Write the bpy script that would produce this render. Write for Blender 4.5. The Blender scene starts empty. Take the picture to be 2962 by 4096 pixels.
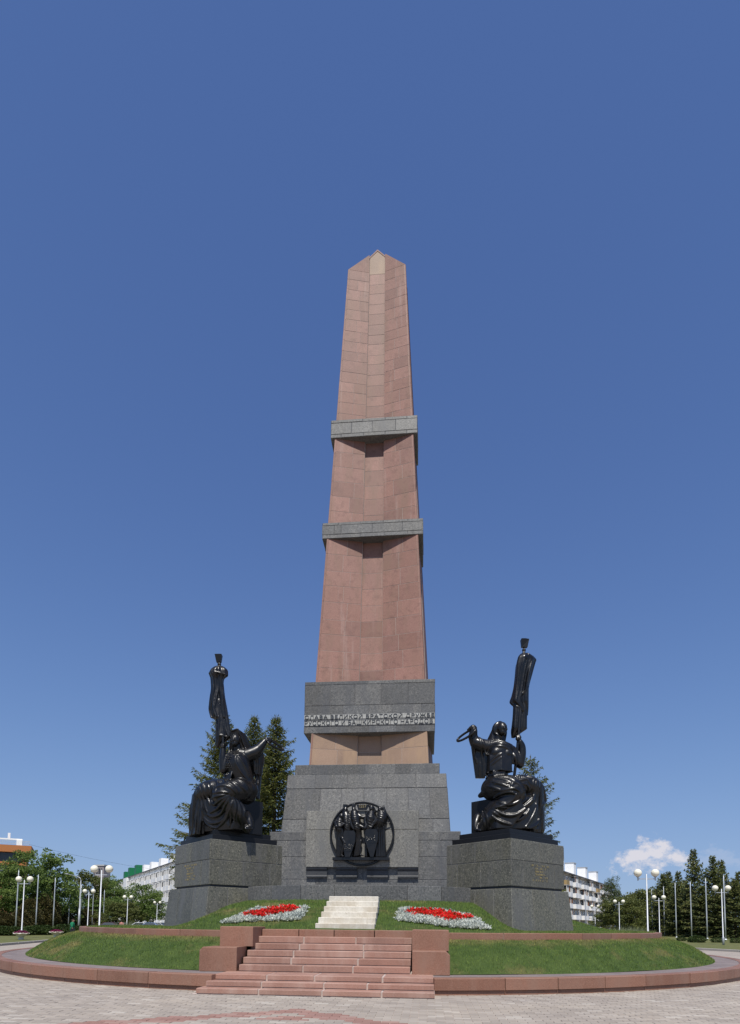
import bpy, bmesh, math, random
import numpy as np
from mathutils import Vector, Matrix
from mathutils.noise import noise as pnoise
random.seed(7); rng = np.random.default_rng(7)
sc = bpy.context.scene
col = sc.collection
R = math.radians

# ------------------------------------------------------------------ camera
FPX, PITCH, ROLL, YAW, CY, PHI, CZ, DIST = 2459.4, .0803, .0108, -.0015, 3498.1, .0928, 1.593, 29.2
CAM = Vector((DIST*math.sin(PHI), -DIST*math.cos(PHI), CZ))
_a = -PHI+YAW
_F = Vector((math.sin(_a), math.cos(_a), 0)); _R = Vector((_F.y, -_F.x, 0)); _U = Vector((0, 0, 1))
F2 = _F*math.cos(PITCH)+_U*math.sin(PITCH); U2 = -_F*math.sin(PITCH)+_U*math.cos(PITCH)
R3 = _R*math.cos(ROLL)+U2*math.sin(ROLL); U3 = -_R*math.sin(ROLL)+U2*math.cos(ROLL)
cd = bpy.data.cameras.new('camera'); camo = bpy.data.objects.new('camera', cd); col.objects.link(camo)
cd.sensor_fit = 'VERTICAL'; cd.sensor_height = 36; cd.lens = 36*FPX/4096
cd.shift_y = (CY-2048)/4096; cd.clip_start = .1; cd.clip_end = 3000
M = Matrix((R3, U3, -F2)).transposed().to_4x4(); M.translation = CAM
camo.matrix_world = M; sc.camera = camo
def ray(x, y): return F2+R3*((x-1481)/FPX)-U3*((y-CY)/FPX)
def at(x, y, d): return CAM+ray(x, y)*d                      # a point seen at photo pixel x, y, d metres deep
def ground_at(x, d, z=0):                                    # foot point below photo column x at depth d
    p = at(x, 3700, d); return Vector((p.x, p.y, z))

# ------------------------------------------------------------------ sky, sun, exposure
SUN_EL, SUN_AZ = 59, 3.5
w = bpy.data.worlds.new('World'); sc.world = w; w.use_nodes = True
nt = w.node_tree; nt.nodes.clear()
sky = nt.nodes.new('ShaderNodeTexSky'); sky.sky_type = 'NISHITA'; sky.sun_disc = False
sky.sun_elevation = R(SUN_EL); sky.sun_rotation = R(180-SUN_AZ); sky.altitude = 200
sky.air_density = 1.0; sky.dust_density = .3; sky.ozone_density = 6.0
bg = nt.nodes.new('ShaderNodeBackground'); bg.inputs[1].default_value = .13
wo = nt.nodes.new('ShaderNodeOutputWorld')
# two small fair-weather clouds low over the trees: direction-space noise
tc = nt.nodes.new('ShaderNodeTexCoord')
def vm(op, a, b=None):
    n = nt.nodes.new('ShaderNodeVectorMath'); n.operation = op
    for i, v in enumerate((a, b)):
        if v is None: continue
        if isinstance(v, bpy.types.NodeSocket): nt.links.new(v, n.inputs[i])
        else: n.inputs[i].default_value = v
    return n.outputs['Value'] if op == 'DOT_PRODUCT' else n.outputs[0]
def mt(op, a, b=None, clamp=False):
    n = nt.nodes.new('ShaderNodeMath'); n.operation = op; n.use_clamp = clamp
    for i, v in enumerate((a, b)):
        if v is None: continue
        if isinstance(v, bpy.types.NodeSocket): nt.links.new(v, n.inputs[i])
        else: n.inputs[i].default_value = v
    return n.outputs[0]
def cloud(px, py, hw, hh, dens, seed, prof):
    d = ray(px, py).normalized(); r = d.cross(Vector((0, 0, 1))).normalized(); u = r.cross(d)
    D_ = tc.outputs['Generated']
    fd = mt('MAXIMUM', vm('DOT_PRODUCT', D_, d), .01)
    cu = mt('DIVIDE', mt('DIVIDE', vm('DOT_PRODUCT', D_, r), fd), hw)
    cv = mt('DIVIDE', mt('DIVIDE', vm('DOT_PRODUCT', D_, u), fd), hh)
    no = nt.nodes.new('ShaderNodeTexNoise'); no.inputs['Scale'].default_value = 2.2; no.inputs['Detail'].default_value = 9
    no.inputs['Roughness'].default_value = .62
    cb = nt.nodes.new('ShaderNodeCombineXYZ'); nt.links.new(mt('MULTIPLY', cu, hw/hh*.8), cb.inputs[0]); nt.links.new(cv, cb.inputs[1]); cb.inputs[2].default_value = seed
    nt.links.new(cb.outputs[0], no.inputs['Vector'])
    # soft ellipse, heaped up on one side, flat below
    peak = mt('MULTIPLY', mt('SUBTRACT', cu, prof), mt('SUBTRACT', cu, prof))
    top = mt('SUBTRACT', .85, mt('MULTIPLY', peak, .85))
    a = mt('SUBTRACT', top, cv)                                # distance under the top profile
    b = mt('MULTIPLY', mt('ADD', cv, .55), 1.1)                # fades out below
    m = mt('MINIMUM', a, b)
    side = mt('SUBTRACT', 1.25, mt('ABSOLUTE', cu)); m = mt('MINIMUM', m, mt('MULTIPLY', side, 1.6))
    v = mt('ADD', mt('MULTIPLY', m, .8), mt('MULTIPLY', mt('SUBTRACT', no.outputs['Fac'], .5), 2.3))
    v = mt('MULTIPLY', mt('ADD', v, .16), 2.0, True)
    front = mt('GREATER_THAN', vm('DOT_PRODUCT', D_, d), .5)
    return mt('MULTIPLY', mt('MULTIPLY', v, dens), front)
c1 = cloud(2588, 3426, .044, .028, .90, 3.3, .12); c2 = cloud(2868, 3435, .026, .02, .15, 8.1, .0)
ca = mt('MAXIMUM', c1, c2, True)
mx = nt.nodes.new('ShaderNodeMix'); mx.data_type = 'RGBA'
sp = nt.nodes.new('ShaderNodeSeparateColor'); nt.links.new(sky.outputs[0], sp.inputs[0]); cbn = nt.nodes.new('ShaderNodeCombineColor')
for i_, (a_, c_) in enumerate(((1.25, .373), (1.162, .242), (1.40, .195))):      # film-like shoulder for the bright sky near the horizon
    p_ = mt('POWER', sp.outputs[i_], 1.3); nt.links.new(mt('DIVIDE', mt('MULTIPLY', p_, a_), mt('ADD', mt('MULTIPLY', p_, c_), 1.)), cbn.inputs[i_])
nt.links.new(ca, mx.inputs[0]); nt.links.new(cbn.outputs[0], mx.inputs[6]); mx.inputs[7].default_value = (5.7, 5.55, 5.95, 1)
nt.links.new(mx.outputs[2], bg.inputs[0]); nt.links.new(bg.outputs[0], wo.inputs[0])

sl = bpy.data.lights.new('sun', 'SUN'); sl.energy = 5.0; sl.angle = R(.53); sl.color = (1, .955, .88)
so = bpy.data.objects.new('sun', sl); col.objects.link(so)
SUNV = Vector((math.sin(R(SUN_AZ))*math.cos(R(SUN_EL)), -math.cos(R(SUN_AZ))*math.cos(R(SUN_EL)), math.sin(R(SUN_EL))))
so.rotation_euler = SUNV.to_track_quat('Z', 'Y').to_euler(); so.location = (10, -30, 50)
sc.view_settings.view_transform = 'Standard'; sc.view_settings.look = 'None'
sc.view_settings.exposure = 0; sc.view_settings.gamma = 1
sc.render.engine = 'CYCLES'

# ------------------------------------------------------------------ materials
MATS = {}
class N:                                                       # tiny node-graph helper
    def __init__(s, name, rough=.8, spec=.3, metal=0.):
        s.m = bpy.data.materials.new(name); s.m.use_nodes = True; s.t = s.m.node_tree
        s.b = s.t.nodes['Principled BSDF']; s.b.inputs['Roughness'].default_value = rough
        s.b.inputs['Specular IOR Level'].default_value = spec; s.b.inputs['Metallic'].default_value = metal
        MATS[name] = s.m
    def n(s, typ, **kw):
        n = s.t.nodes.new(typ)
        for k, v in kw.items(): setattr(n, k, v)
        return n
    def l(s, a, b): s.t.links.new(a, b)
    def coord(s, kind='Object'):
        if kind == 'World':
            return s.n('ShaderNodeNewGeometry').outputs['Position']
        return s.n('ShaderNodeTexCoord').outputs[kind]
    def noise(s, scale, detail=4, rough=.55, vec=None, stretch=None, out='Fac'):
        n = s.n('ShaderNodeTexNoise'); n.inputs['Scale'].default_value = scale; n.inputs['Detail'].default_value = detail
        n.inputs['Roughness'].default_value = rough
        v = vec or s.coord('World')
        if stretch:
            mp = s.n('ShaderNodeMapping'); mp.inputs['Scale'].default_value = stretch; s.l(v, mp.inputs[0]); v = mp.outputs[0]
        s.l(v, n.inputs['Vector']); return n.outputs[out]
    def voro(s, scale, out='Color', vec=None):
        n = s.n('ShaderNodeTexVoronoi'); n.inputs['Scale'].default_value = scale; s.l(vec or s.coord('World'), n.inputs['Vector']); return n.outputs[out]
    def ramp(s, fac, stops):
        n = s.n('ShaderNodeValToRGB'); e = n.color_ramp.elements
        while len(e) < len(stops): e.new(.5)
        for i, (p, c) in enumerate(stops):
            e[i].position = p; e[i].color = (*c, 1) if len(c) == 3 else c
        s.l(fac, n.inputs[0]); return n.outputs[0]
    def mix(s, fac, a, b, mode='MIX'):
        n = s.n('ShaderNodeMix', data_type='RGBA', blend_type=mode)
        for sock, v in ((n.inputs[0], fac), (n.inputs[6], a), (n.inputs[7], b)):
            if isinstance(v, bpy.types.NodeSocket): s.l(v, sock)
            elif isinstance(v, (int, float)): sock.default_value = v
            else: sock.default_value = (*v, 1)
        return n.outputs[2]
    def math(s, op, a, b=0., clamp=False):
        n = s.n('ShaderNodeMath', operation=op); n.use_clamp = clamp
        for i, v in enumerate((a, b)):
            if isinstance(v, bpy.types.NodeSocket): s.l(v, n.inputs[i])
            else: n.inputs[i].default_value = v
        return n.outputs[0]
    def rand(s):                                               # one random number for each object and each loose piece
        a = s.n('ShaderNodeObjectInfo').outputs['Random']; b = s.n('ShaderNodeNewGeometry').outputs['Random Per Island']
        return s.math('FRACT', s.math('ADD', s.math('MULTIPLY', a, 7.31), b))
    def color(s, c):
        if isinstance(c, bpy.types.NodeSocket): s.l(c, s.b.inputs['Base Color'])
        else: s.b.inputs['Base Color'].default_value = (*c, 1)
        return s
    def rough(s, f): s.l(f, s.b.inputs['Roughness']); return s
    def bump(s, h, strength=.3, dist=.02):
        n = s.n('ShaderNodeBump'); n.inputs['Strength'].default_value = strength; n.inputs['Distance'].default_value = dist
        s.l(h, n.inputs['Height']); s.l(n.outputs[0], s.b.inputs['Normal']); return s

def granite(name, lo, hi, fleck, dark, scale=38, var=.35, rough=.6, stain=None, tint=None, bumps=.25, streak=True, pale=None):
    g = N(name, rough, .35)
    f = g.noise(scale, 3, .7)
    c = g.ramp(f, [(.3, lo), (.5, tuple((a+b)/2 for a, b in zip(lo, hi))), (.68, hi)])
    v = g.noise(scale*1.9, 2, .8)
    c = g.mix(g.ramp(v, [(.60, (0, 0, 0)), (.70, (1, 1, 1))]), c, fleck)
    v2 = g.noise(scale*1.3, 2, .7, stretch=(1, 1, 1.2))
    c = g.mix(g.ramp(v2, [(.30, (1, 1, 1)), (.40, (0, 0, 0))]), c, dark)
    r = g.rand()
    big = g.noise(.9, 4, .6)
    br = g.math('ADD', g.math('MULTIPLY', r, var), g.math('MULTIPLY', big, .7))
    c = g.mix(1., c, g.ramp(br, [(.18, (.68, .68, .68)), (.55, (1, 1, 1)), (.95, (1.22, 1.22, 1.22))]), 'MULTIPLY')
    if tint:
        c = g.mix(g.ramp(g.math('FRACT', g.math('MULTIPLY', r, 5.7)), [(.35, (0, 0, 0)), (1, (.6, .6, .6))]), c, g.mix(1., c, tint, 'MULTIPLY'))
    if stain:
        s1 = g.noise(1.3, 6, .7, stretch=(1, 1, .22)) if streak else g.noise(1.8, 6, .7)
        c = g.mix(g.ramp(s1, [(.47, (0, 0, 0)), (.68, (.85, .85, .85))]), c, stain)
    if pale:
        s2 = g.noise(1.0, 4, .65, stretch=(2.6, 2.6, .10)); c = g.mix(g.ramp(s2, [(.60, (0, 0, 0)), (.74, (.55, .55, .55))]), c, pale)
        s3 = g.noise(3.1, 5, .7); c = g.mix(g.ramp(s3, [(.52, (0, 0, 0)), (.72, (.6, .6, .6))]), c, dark)
        s4 = g.noise(.55, 5, .7); c = g.mix(g.ramp(s4, [(.50, (0, 0, 0)), (.68, (.55, .55, .55))]), c, tuple(x*y for x, y in zip(hi, (.80, .80, .74))))
    g.color(c); g.bump(f, bumps, .01)
    return g.m
granite('red_granite', (.200, .098, .076), (.280, .150, .118), (.37, .235, .19), (.125, .06, .047), 30, .55, .62, (.20, .118, .082), (.86, .80, .74), pale=(.37, .26, .225))
granite('tan_granite', (.27, .178, .122), (.335, .225, .158), (.42, .31, .23), (.25, .16, .11), 30, .25, .6, (.36, .24, .15), None)
granite('grey_granite', (.066, .066, .064), (.160, .157, .148), (.32, .30, .27), (.028, .029, .030), 13, .75, .5, (.085, .088, .094), (.84, .88, .95))
granite('panel_granite', (.125, .123, .112), (.262, .254, .228), (.43, .405, .35), (.05, .051, .05), 14, .3, .6, (.13, .132, .13), None)
granite('dark_granite', (.055, .055, .047), (.148, .144, .119), (.35, .33, .26), (.020, .021, .020), 12, .7, .45, (.12, .118, .112), (.95, .93, .82))
granite('kerb_granite', (.18, .086, .056), (.28, .148, .103), (.38, .25, .19), (.10, .048, .034), 45, .35, .55, (.25, .15, .11), (1.06, .95, .9))
granite('step_granite', (.265, .142, .106), (.35, .205, .16), (.43, .29, .24), (.19, .10, .075), 45, .35, .6, (.40, .27, .22), (1, .9, .85))
granite('white_stone', (.58, .54, .46), (.68, .645, .57), (.72, .69, .62), (.48, .43, .34), 14, .15, .8, (.40, .34, .25), None)
def plain(name, c, rough=.7, spec=.3, metal=0, var=.12, scale=6):
    g = N(name, rough, spec, metal)
    k = g.ramp(g.noise(scale, 5, .6), [(.25, tuple(x*(1-var) for x in c)), (.75, tuple(min(1, x*(1+var)) for x in c))])
    g.color(k); return g.m
plain('mortar', (.36, .30, .27), .9); plain('grey_mortar', (.17, .17, .18), .9); plain('step_mortar', (.46, .38, .34), .9)
plain('inscription_paint', (.36, .36, .34), .9, var=.28, scale=9); plain('letter_stone', (.055, .06, .068), .6)
plain('gold_letters', (.30, .24, .11), .5, .5, var=.3, scale=20)
def bronze():
    g = N('black_bronze', .26, .45)
    f = g.noise(3.0, 5, .6); c = g.ramp(f, [(.3, (.0030, .0031, .0036)), (.6, (.0055, .0050, .0048)), (.8, (.011, .008, .006))])
    g.color(c); g.rough(g.ramp(g.noise(5, 4, .6), [(.3, (.26,)*3), (.7, (.46,)*3)])); g.bump(g.noise(16, 5, .7), .22, .012)
    g.b.inputs['Coat Weight'].default_value = .12; g.b.inputs['Coat Roughness'].default_value = .16
bronze()
granite('shaded_slate_granite', (.035, .037, .041), (.062, .064, .068), (.10, .10, .10), (.02, .021, .024), 18, .2, .5, (.03, .032, .036), None)  # dark console stone, with the shade under the panel put into its colour
plain('black_stone', (.0075, .008, .0095), .42, .35)
def grassmat(name, dark, mid, dry, blades):
    g = N(name, .75, .2)
    big = g.noise(.8, 5, .65); pat = g.noise(2.6, 5, .7)
    c = g.ramp(pat, [(.28, dark), (.6, mid)])
    c = g.mix(g.ramp(big, [(.52, (0, 0, 0)), (.70, (.85, .85, .85))]), c, dry)
    if name != 'far_lawn':                                    # sun-scorched strip along the ring wall
        vl = g.n('ShaderNodeVectorMath', operation='LENGTH'); sc3 = g.n('ShaderNodeVectorMath', operation='MULTIPLY'); sc3.inputs[1].default_value = (1, 1, 0); g.l(g.coord('World'), sc3.inputs[0]); g.l(sc3.outputs[0], vl.inputs[0])
        rr_ = g.ramp(g.math('SUBTRACT', vl.outputs['Value'], 12.47), [(0, (1, 1, 1)), (.02, (1, 1, 1)), (.62, (0, 0, 0))]); inn = g.math('GREATER_THAN', vl.outputs['Value'], 12.4)
        c = g.mix(g.math('MULTIPLY', g.math('MULTIPLY', rr_, inn), g.ramp(g.noise(1.1, 5, .7), [(.36, (0, 0, 0)), (.6, (.95, .95, .95))])), c, dry)
    if blades:
        c = g.mix(1., c, g.ramp(g.rand(), [(0, (.55, .55, .5)), (.6, (1, 1, 1)), (1, (1.5, 1.4, 1.0))]), 'MULTIPLY')
        g.b.inputs['Subsurface Weight'].default_value = 0
    g.color(c); g.bump(g.noise(60, 3, .7), .5, .02)
    return g.m
grassmat('lawn_soil', (.030, .055, .012), (.055, .085, .020), (.13, .115, .045), False)
grassmat('grass_blades', (.068, .125, .026), (.13, .195, .05), (.29, .24, .11), True)
grassmat('far_lawn', (.085, .10, .028), (.13, .135, .045), (.20, .165, .07), False)
def leafmat(name, lo, hi, trans=.25):
    g = N(name, .55, .25)
    c = g.ramp(g.rand(), [(0, lo), (.6, tuple((a+b)/2 for a, b in zip(lo, hi))), (1, hi)])
    c = g.mix(1., c, g.ramp(g.noise(.55, 3, .6), [(.3, (.72, .76, .75)), (.7, (1.2, 1.15, 1.05))]), 'MULTIPLY')
    g.color(c)
    tr = g.n('ShaderNodeBsdfTranslucent'); g.l(c, tr.inputs[0]); ms = g.n('ShaderNodeMixShader'); ms.inputs[0].default_value = trans
    g.l(g.b.outputs[0], ms.inputs[1]); g.l(tr.outputs[0], ms.inputs[2]); g.l(ms.outputs[0], g.t.nodes['Material Output'].inputs[0])
    return g.m
leafmat('spruce_needles', (.058, .085, .022), (.21, .21, .062), .3)
leafmat('dark_spruce_needles', (.066, .095, .036), (.23, .235, .085), .36)
leafmat('broad_leaves', (.085, .15, .036), (.26, .34, .10), .45)
leafmat('olive_leaves', (.078, .10, .028), (.20, .215, .07), .4)
leafmat('willow_leaves', (.06, .085, .03), (.14, .165, .07), .3)
leafmat('thuja_leaves', (.06, .06, .022), (.14, .115, .045), .25)
leafmat('hedge_leaves', (.03, .055, .014), (.075, .11, .03), .25)
leafmat('silver_leaves', (.42, .455, .43), (.74, .77, .74), .15)
leafmat('red_petals', (.55, .012, .012), (.85, .03, .022), .3)
leafmat('flower_green', (.05, .085, .02), (.10, .14, .04), .25)
leafmat('purple_petals', (.12, .012, .05), (.30, .04, .14), .2)
leafmat('pale_grass', (.16, .20, .10), (.36, .38, .24), .2)
plain('bark', (.075, .052, .038), .9, var=.4, scale=9)
plain('lamp_metal', (.38, .40, .43), .4, .5, .2); plain('pole_metal', (.50, .53, .56), .4, .5, .3)
plain('globe_glass', (.80, .76, .62), .25, .5, var=.03)

# ------------------------------------------------------------------ mesh helpers
def tag(o, label=None, cat=None, group=None, kind=None):
    if label: o['label'] = label
    if cat: o['category'] = cat
    if group: o['group'] = group
    if kind: o['kind'] = kind
    return o
def empty(name, loc=(0, 0, 0), rz=0):
    o = bpy.data.objects.new(name, None); col.objects.link(o); o.location = loc; o.rotation_euler = (0, 0, rz)
    o.empty_display_size = .2
    return o
def link(name, me, parent=None, world=True):
    o = bpy.data.objects.new(name, me); col.objects.link(o)
    if parent is not None:
        o.parent = parent
        if world and parent.type == 'EMPTY':
            o.matrix_parent_inverse = (Matrix.Translation(parent.location) @ parent.rotation_euler.to_matrix().to_4x4()).inverted()
    return o
def unit(v):
    v = Vector(v); return v.normalized()
class MB:
    def __init__(s): s.v = []; s.f = []
    def add(s, vs, fs):
        o = len(s.v); s.v += [tuple(x) for x in vs]; s.f += [tuple(i+o for i in f) for f in fs]; return s
    def box(s, c, h, M=None):
        c = Vector(c); vs = []
        for i in range(8):
            p = Vector(((1 if i & 1 else -1)*h[0], (1 if i & 2 else -1)*h[1], (1 if i & 4 else -1)*h[2]))
            vs.append(c+(M @ p if M else p))
        return s.add(vs, [(0, 2, 3, 1), (4, 5, 7, 6), (0, 1, 5, 4), (2, 6, 7, 3), (0, 4, 6, 2), (1, 3, 7, 5)])
    def bb(s, x0, x1, y0, y1, z0, z1):
        return s.box(((x0+x1)/2, (y0+y1)/2, (z0+z1)/2), (abs(x1-x0)/2, abs(y1-y0)/2, abs(z1-z0)/2))
    def loft(s, rings, cap=True, closed=True):
        n = len(rings[0]); o = len(s.v)
        for r in rings: s.v += [tuple(p) for p in r]
        for i in range(len(rings)-1):
            for j in range(n if closed else n-1):
                a = o+i*n+j; b = o+i*n+(j+1) % n; s.f.append((a, b, b+n, a+n))
        if cap:
            s.f.append(tuple(o+j for j in range(n))[::-1]); s.f.append(tuple(o+(len(rings)-1)*n+j for j in range(n)))
        return s
    def tube(s, pts, rad, n=8, round_ends=False):
        pts = [Vector(p) for p in pts]
        if isinstance(rad, (int, float)): rad = [rad]*len(pts)
        if round_ends:
            a = (pts[0]-pts[1]).normalized(); b = (pts[-1]-pts[-2]).normalized()
            P = [pts[0]+a*rad[0]*.98, pts[0]+a*rad[0]*.7]+pts+[pts[-1]+b*rad[-1]*.7, pts[-1]+b*rad[-1]*.98]
            rad = [rad[0]*.2, rad[0]*.71]+list(rad)+[rad[-1]*.71, rad[-1]*.2]; pts = P
        rings = []; ref = None
        for i, p in enumerate(pts):
            t = (pts[min(i+1, len(pts)-1)]-pts[max(i-1, 0)]).normalized()
            if ref is None: ref = Vector((0, 0, 1)) if abs(t.z) < .9 else Vector((1, 0, 0))
            u = (ref-t*ref.dot(t)).normalized(); ref = u; v = t.cross(u)
            rings.append([p+(u*math.cos(2*math.pi*k/n)+v*math.sin(2*math.pi*k/n))*rad[i] for k in range(n)])
        return s.loft(rings)
    def lathe(s, c, prof, n=16, ang=0):
        c = Vector(c)
        return s.loft([[c+Vector((r*math.cos(ang+2*math.pi*k/n), r*math.sin(ang+2*math.pi*k/n), z)) for k in range(n)] for r, z in prof])
    def ell(s, c, r, nu=14, nv=10, M=None):
        c = Vector(c); rings = []
        for i in range(nv+1):
            t = math.pi*(i+.02)/(nv+.04); ring = []
            for k in range(nu):
                a = 2*math.pi*k/nu; p = Vector((r[0]*math.sin(t)*math.cos(a), r[1]*math.sin(t)*math.sin(a), -r[2]*math.cos(t)))
                ring.append(c+(M @ p if M else p))
            rings.append(ring)
        return s.loft(rings)
    def hull(s, pts):
        bm = bmesh.new()
        for p in pts: bm.verts.new(p)
        r = bmesh.ops.convex_hull(bm, input=bm.verts)
        bmesh.ops.delete(bm, geom=[g for g in r['geom_interior'] if isinstance(g, bmesh.types.BMVert)], context='VERTS')
        bm.verts.index_update(); bm.verts.ensure_lookup_table()
        s.add([v.co.copy() for v in bm.verts], [tuple(v.index for v in f.verts) for f in bm.faces]); bm.free(); return s
    def mesh(s, name, mat, smooth=False):
        me = bpy.data.meshes.new(name); me.from_pydata(s.v, [], s.f)
        if mat: me.materials.append(MATS[mat])
        if smooth: me.polygons.foreach_set('use_smooth', [True]*len(me.polygons))
        me.update(); return me
    def build(s, name, mat, parent=None, smooth=False, world=True):
        return link(name, s.mesh(name, mat, smooth), parent, world)
def slab(mb, q, t=.12, gap=.012, ch=.012, proud=0.):
    """one dressed stone on the quad q (4 points, counter-clockwise seen from outside)"""
    q = [Vector(p) for p in q]
    n = ((q[2]-q[0]).cross(q[3]-q[1])).normalized()
    def inset(g, d):
        o = []
        for i in range(4):
            a = (q[(i+1) % 4]-q[i]); b = (q[(i-1) % 4]-q[i])
            o.append(q[i]+a.normalized()*min(g, a.length*.3)+b.normalized()*min(g, b.length*.3)+n*d)
        return o
    A = inset(gap/2, -t); B = inset(gap/2, proud-ch); C = inset(gap/2+ch, proud)
    f = [(8, 9, 10, 11)]
    for i in range(4):
        j = (i+1) % 4; f += [(i, j, 4+j, 4+i), (4+i, 4+j, 8+j, 8+i)]
    mb.add(A+B+C, f); return mb
def courses(P, rows, cols, name, mat, parent, t=.12, gap=.014, ch=.012, jig=.006, out=None, seed=0):
    """split the quad P=[BL,BR,TR,TL] into stones; rows = v breaks, cols = u breaks for each row"""
    rr = random.Random(seed); P = [Vector(p) for p in P]
    bil = lambda u, v: (P[0]*(1-u)+P[1]*u)*(1-v)+(P[3]*(1-u)+P[2]*u)*v
    for i in range(len(rows)-1):
        c = cols[i % len(cols)]
        for k in range(len(c)-1):
            q = [bil(c[k], rows[i]), bil(c[k+1], rows[i]), bil(c[k+1], rows[i+1]), bil(c[k], rows[i+1])]
            if out is not None: slab(out, q, t, gap, ch, rr.uniform(0, jig))
            else: slab(MB(), q, t, gap, ch, rr.uniform(0, jig)).build(name, mat, parent)
def even(n, j=.0, rr=random): return [0]+[(i+(rr.uniform(-j, j) if j else 0))/n for i in range(1, n)]+[1]

# ------------------------------------------------------------------ ground, plaza, terraces
def sheet(name, pts, z, mat):
    me = bpy.data.meshes.new(name); me.from_pydata([(x, y, z) for x, y in pts], [], [tuple(range(len(pts)))])
    me.materials.append(MATS[mat]); me.update(); o = link(name, me); tag(o, kind='structure'); return o
def pavemat():
    g = N('far_paving', .85, .25)
    b = g.n('ShaderNodeTexBrick'); b.inputs['Scale'].default_value = 1; b.inputs['Brick Width'].default_value = .4; b.inputs['Row Height'].default_value = .2
    b.inputs['Mortar Size'].default_value = .008; b.inputs['Color1'].default_value = (.33, .29, .25, 1); b.inputs['Color2'].default_value = (.37, .325, .28, 1); b.inputs['Mortar'].default_value = (.25, .22, .2, 1)
    g.l(g.coord('World'), b.inputs['Vector'])
    c = g.mix(1., b.outputs[0], g.ramp(g.noise(.35, 5, .6), [(.3, (.85, .85, .86)), (.7, (1.1, 1.08, 1.05))]), 'MULTIPLY'); g.color(c)
    g = N('pavers', .85, .25)
    c = g.ramp(g.rand(), [(0, (.29, .255, .222)), (.45, (.335, .295, .256)), (.8, (.36, .318, .275)), (.95, (.38, .34, .298)), (1, (.43, .395, .35))])
    c = g.mix(1., c, g.ramp(g.noise(.5, 6, .65), [(.28, (.86, .85, .85)), (.55, (1, .99, .97)), (.75, (1.08, 1.05, 1.0))]), 'MULTIPLY')
    g.color(c); g.bump(g.noise(90, 3, .6), .3, .004)
    g = N('red_pavers', .85, .25)
    c = g.ramp(g.rand(), [(0, (.27, .155, .13)), (.6, (.325, .195, .168)), (1, (.365, .25, .215))])
    c = g.mix(1., c, g.ramp(g.noise(.5, 6, .65), [(.28, (.8, .8, .8)), (.75, (1.12, 1.1, 1.05))]), 'MULTIPLY'); g.color(c); g.bump(g.noise(90, 3, .6), .3, .004)
    g = N('terrace_paving', .8, .3)
    b = g.n('ShaderNodeTexBrick'); b.inputs['Scale'].default_value = 1; b.inputs['Brick Width'].default_value = .6; b.inputs['Row Height'].default_value = .3; b.inputs['Mortar Size'].default_value = .008
    b.inputs['Color1'].default_value = (.185, .15, .145, 1); b.inputs['Color2'].default_value = (.225, .185, .175, 1); b.inputs['Mortar'].default_value = (.24, .21, .2, 1)
    g.l(g.coord('World'), b.inputs['Vector']); g.color(g.mix(1., b.outputs[0], g.ramp(g.noise(1.2, 5, .6), [(.3, (.85, .85, .86)), (.7, (1.12, 1.1, 1.1))]), 'MULTIPLY'))
pavemat()
plain('asphalt', (.06, .06, .062), .9); plain('concrete', (.36, .34, .31), .9); plain('earth', (.09, .085, .05), .95)
sheet('ground', [(-900, -400), (900, -400), (900, 1500), (-900, 1500)], -.06, 'earth')
sheet('plaza', [(-60, -60), (60, -60), (60, 90), (-60, 90)], -.02, 'far_paving')
sheet('road', [(-160, 92), (160, 92), (160, 106), (-160, 106)], -.04, 'asphalt')

# pavers in the foreground: each one a small bevelled block, red ones form the zigzag band
def red_band(x, y):
    x = x-.32; lim = -17.62-.68*abs(x)
    if lim-.62 < y < lim: return True
    return -18.95 < y < -18.55 and abs(x) < .45-abs(y+18.75)*.9
PV = sheet('pavement', [(-15, -21), (18, -21), (18, -10.2), (-15, -10.2)], -.014, 'step_mortar')
stuff_g, stuff_r = MB(), MB(); pav = []
pw, pd = .30, .15
for j in range(int((21-9.5)/pd)):
    y = -20.9+j*pd
    for i in range(-50, 60):
        x = i*pw+(pw/2 if j % 2 else 0)+random.uniform(-.004, .004)
        if math.hypot(x, y+pd/2) < 15.05 or (-2.6 < x+pw/2 < 2.95 and y > -15.7): continue
        ang = (Vector((x, y, 0))-CAM).to_2d()
        dz = Vector((x, y, 0))-CAM; dep = dz.dot(F2); sx = dz.dot(R3)/dep
        if dep < 7.5 or abs(sx) > .67: continue
        pav.append((dep, x, y))
pav.sort()
def paver(mb, x, y):
    g, c = .004, .006; t = random.uniform(-.003, .003); s = random.uniform(-.003, .003)
    x0, x1, y0, y1 = x+g, x+pw-g, y+g, y+pd-g
    a = [(x0, y0, -.014), (x1, y0, -.014), (x1, y1, -.014), (x0, y1, -.014)]
    b = [(x0+c, y0+c, t), (x1-c, y0+c, t+s), (x1-c, y1-c, t+s), (x0+c, y1-c, t)]
    mb.add(a+b, [(4, 5, 6, 7), (0, 1, 5, 4), (1, 2, 6, 5), (2, 3, 7, 6), (3, 0, 4, 7)])
near = 0
for dep, x, y in pav:
    red = red_band(x+pw/2, y+pd/2); k = (Vector((x+pw/2, y, 0))-CAM); sx = abs(k.dot(R3)/k.dot(F2)); dy = k.dot(U3)/k.dot(F2)
    vis = sx < .59 and CY-dy*FPX < 4090
    if vis and near < 290:
        m = MB(); paver(m, x, y); m.build('paver', 'red_pavers' if red else 'pavers', PV); near += 1
    else: paver(stuff_r if red else stuff_g, x, y)
tag(stuff_g.build('paver_field', 'pavers', PV), kind='stuff'); tag(stuff_r.build('red_paver_field', 'red_pavers', PV), kind='stuff')

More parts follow.
